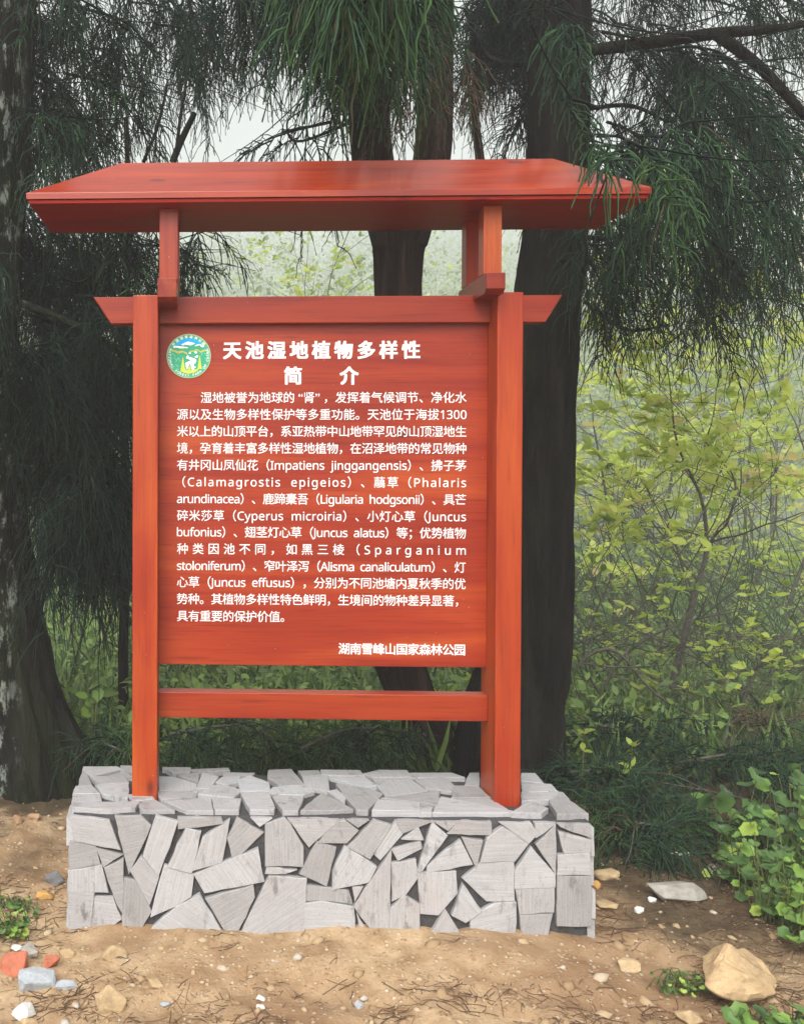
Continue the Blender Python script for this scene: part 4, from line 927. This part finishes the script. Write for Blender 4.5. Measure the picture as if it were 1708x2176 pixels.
rock('low tan stone left of centre below the plinth', 208, 276, 1994, 2036, TAN, 109, .9, sink=.45)
rock('large half buried tan rock in the left foreground', 198, 268, 2045, 2138, TAN, 110, .9, sink=.5)
rock('tan stone right of the half buried rock', 312, 352, 2044, 2082, TAN, 111, sink=.4)
rock('small tan stone between bricks and plinth', 118, 160, 1994, 2018, TAN, 112, sink=.4)
rock('yellowish stone beside the white lumpy stone', 40, 80, 2135, 2165, TAN, 113, sink=.4)
rock('flat pale chip right of the half buried rock', 338, 366, 2092, 2108, BLUE, 114)
rock('round white pebble, upper of two in the left middle foreground', 544, 566, 2084, 2101, WHT, 115)
rock('round white pebble, lower of two in the left middle foreground', 542, 564, 2107, 2122, WHT, 116)
rock('pyramid shaped light grey chip on the sand in the middle', 752, 774, 2086, 2112, BLUE, 117, .8)
rock('orange stone on the bank left of the plinth', 70, 114, 1878, 1908, ORG, 118, sink=.35)
rock('dark grey mortar lump against the left end of the plinth', 90, 140, 1842, 1882, DRK, 119, sink=.35)
rock('reddish grey cobble cut by the bottom edge', 658, 706, 2152, 2190, rockmat('red_grey_rock', (.36, .24, .19)), 120)
def boulder():
    y0 = gnd(1560, 2112).y; rng = np.random.default_rng(4)
    fp = [(1493, 2084, .02), (1503, 2102, .0), (1548, 2124, -.02), (1612, 2122, -.02), (1655, 2104, .05), (1530, 2047, .04), (1544, 2011, .10), (1572, 2015, .12), (1612, 2046, .10), (1648, 2076, .10), (1588, 2074, -.012), (1536, 2078, .0)]
    P = [at(u, v, y0 + d) for u, v, d in fp]; c = sum(P, Vector())/len(P)
    P += [Vector((c.x + .03 + (p.x - c.x)*.7, y0 + .15, c.z + (p.z - c.z)*.55)) for p in P[:10]]
    b = bmesh.new()
    for p in P: b.verts.new(p)
    r = bmesh.ops.convex_hull(b, input=b.verts); bmesh.ops.delete(b, geom=[g for g in r['geom_interior'] if isinstance(g, bmesh.types.BMVert)], context='VERTS')
    bmesh.ops.bevel(b, geom=list(b.edges), offset=.004, segments=1, affect='EDGES', clamp_overlap=True); bmesh.ops.triangulate(b, faces=b.faces)
    bmesh.ops.subdivide_edges(b, edges=b.edges, cuts=3, use_grid_fill=True)
    b.normal_update()
    for v_ in b.verts: v_.co += v_.normal*.011*float(fbm(v_.co.x*22 + v_.co.y*9, v_.co.z*22 + v_.co.y*13, 3))
    b.verts.index_update(); V = [tuple(x.co) for x in b.verts]; Fc = [[x.index for x in q.verts] for q in b.faces]; b.free()
    tag(obj('boulder', V, Fc, rockmat('boulder_rock', (.44, .31, .17)), loc=(c.x, y0 + .1, gz(c.x, y0))), 'large angular tan boulder beside the brambles at the right', 'boulder', 'stones and rubble on the soil')
boulder()
rock('long tan stone at the left foot of the boulder', 1440, 1520, 2098, 2140, TAN, 122, .6, sink=.35)
rock('flat mossy grey stone in the litter right of the plinth', 1378, 1516, 1850, 1908, GREY, 123, .6, sink=.3)
rock('white stone in the litter below the flat grey stone', 1349, 1371, 1898, 1916, WHT, 124)
rock('second white stone just left of the flat grey stone', 1378, 1398, 1886, 1902, WHT, 125)
rock('flat tan slab stone just right of the plinth', 1266, 1332, 1828, 1860, TAN, 126, .8, sink=.4)
rock('thin tan slab stone low beside the plinth corner', 1266, 1322, 1888, 1910, TAN, 127, .8, sink=.4)
rock('blocky tan stone on the slope right of the plinth front', 1316, 1364, 2004, 2040, TAN, 128, .8, blocky=.3, sink=.3)
rock('orange stone wedged against the right end of the plinth', 1258, 1278, 1848, 1875, ORG, 129)
rock('red brick fragment behind the right end of the plinth', 1206, 1246, 1678, 1708, RED, 130, .7, 'brick', 'brick', .3, sink=.1)
rock('brown stone on the bank at the foot of the mossy trunk', 14, 50, 1735, 1762, rockmat('brown_rock', (.30, .19, .11)), 131, sink=.3)
rock('small brown stone beside the brown bank stone', 52, 88, 1738, 1758, rockmat('brown_rock_pale', (.36, .23, .14)), 132, sink=.3)
p = gnd(1440, 1805); v, f = tube([(p.x - .038, p.y, gz(p.x, p.y) + .012, .0075), (p.x, p.y + .004, gz(p.x, p.y) + .013, .0078), (p.x + .042, p.y + .006, gz(p.x, p.y) + .012, .0078)], 8, 12)
tag(obj('plastic_tube', v, f, plain('white_plastic', (.75, .75, .76), .4, 20, .05), loc=tuple(p), smooth=True), 'short white plastic tube lying in the litter right of the plinth', 'litter')
# gravel and needle litter
rng = np.random.default_rng(17)
n = 1700
pu = np.array([gnd(rng.uniform(-40, 1760), rng.uniform(1690, 2200)) for k in range(n)])
ok = ~((pu[:, 0] > PLX0 - .02) & (pu[:, 0] < PLX1 + .02) & (pu[:, 1] > PLY0 - .01))
pu = pu[ok]; n = len(pu); pu[:, 2] = ground_z(pu[:, 0], pu[:, 1])
ico = bmesh.new(); bmesh.ops.create_icosphere(ico, subdivisions=1, radius=1); ico.verts.index_update()
IV = np.array([x.co[:] for x in ico.verts]); IF = np.array([[x.index for x in q.verts] for q in ico.faces]); ico.free()
IV = IV*rng.uniform(.6, 1.3, (len(IV), 1))
cl = np.array([gnd(rng.uniform(-40, 1760), rng.uniform(1690, 2200)) for k in range(700)]); cl = cl[~((cl[:, 0] > PLX0 - .02) & (cl[:, 0] < PLX1 + .02) & (cl[:, 1] > PLY0 - .01))]; cl[:, 2] = ground_z(cl[:, 0], cl[:, 1])
n2_ = len(cl)
clods = scatter(IV*np.array([1, .8, .55]), IF, cl - np.array([0, 0, .003]), np.stack([rng.normal(size=n2_), rng.normal(size=n2_), rng.normal(0, .2, n2_)], 1), np.array([[0, 0, 1.]]) + rng.normal(size=(n2_, 3))*.3, np.minimum(.007 + .005*rng.pareto(2.2, n2_), .03), rng.uniform(.12, .5, n2_))
v, f, tn = scatter(IV*np.array([1, .75, .4]), IF, pu + np.array([0, 0, .001]), np.stack([rng.normal(size=n), rng.normal(size=n), rng.normal(0, .2, n)], 1), np.array([[0, 0, 1.]]) + rng.normal(size=(n, 3))*.25, np.minimum(.003 + .004*rng.pareto(2.4, n), .032), rng.random(n))
v, f, tn = cat_q([(v, f, tn), clods])
tag(obj('gravel', v, f, leafy('gravel_stone', [(0, (.24, .15, .075)), (.4, (.36, .26, .15)), (.8, (.42, .32, .2)), (.97, (.44, .40, .34)), (1, (.42, .15, .10))], .85), tone=tn), 'fine gravel and pebbles scattered over the sandy soil', 'gravel', kind='stuff')
n = 14000
uu, vv = rng.uniform(-40, 1760, n), rng.uniform(1690, 2200, n)
dens = .02 + .50*np.clip((uu - 900)/500, 0, 1) + .6*np.clip((uu - 1230)/120, 0, 1)*np.clip((2050 - vv)/80, 0, 1) + .75*fbm(uu/140, vv/70, 3)
sel = rng.random(n) < dens; uu, vv = uu[sel], vv[sel]
pu = np.array([gnd(a, b_) for a, b_ in zip(uu, vv)])
ok = ~((pu[:, 0] > PLX0 - .02) & (pu[:, 0] < PLX1 + .02) & (pu[:, 1] > PLY0 - .01)); pu = pu[ok]; n = len(pu)
a = rng.normal(.3, .9, n); ln = .02 + .09*rng.random(n)**2; K = 5; s = np.linspace(-.5, .5, K); bend = rng.normal(0, .25, n)*np.sqrt(1/ln)*.3
P = np.stack([pu[:, None, 0] + ln[:, None]*s*np.cos(a)[:, None] - ln[:, None]*bend[:, None]*s**2*np.sin(a)[:, None], pu[:, None, 1] + ln[:, None]*s*np.sin(a)[:, None] + ln[:, None]*bend[:, None]*s**2*np.cos(a)[:, None], np.zeros((n, K))], -1)
P[:, :, 2] = ground_z(P[:, :, 0], P[:, :, 1]) + .0015
v, f = strands(P, np.full((n, K), .0008)*rng.uniform(.6, 1.8, (n, 1)))
tag(obj('needle_litter', v, f, LITTER, tone=np.repeat(np.clip(rng.normal(.45, .25, n), 0, 1), K*3)), 'brown dead conifer needles and twigs strewn on the soil', 'litter', kind='stuff')

# ---------------------------------------------------------------- mist
hv, hf = box(-175, 175, -18, 294, -8, 82, 0)
hz = bpy.data.materials.new('mist'); hz.use_nodes = True; t_ = hz.node_tree; t_.nodes.clear()
vo = t_.nodes.new('ShaderNodeVolumePrincipled'); vo.inputs['Density'].default_value = HAZE; vo.inputs['Color'].default_value = (.93, .955, .97, 1); vo.inputs['Anisotropy'].default_value = 0.0
mo = t_.nodes.new('ShaderNodeOutputMaterial'); t_.links.new(vo.outputs[0], mo.inputs['Volume'])
tag(obj('haze', hv, hf, hz), 'pale even mist through the forest', 'mist', kind='stuff')
S.cycles.use_denoising = True
S.cycles.volume_bounces = 4; S.cycles.max_bounces = 8; S.cycles.transparent_max_bounces = 4
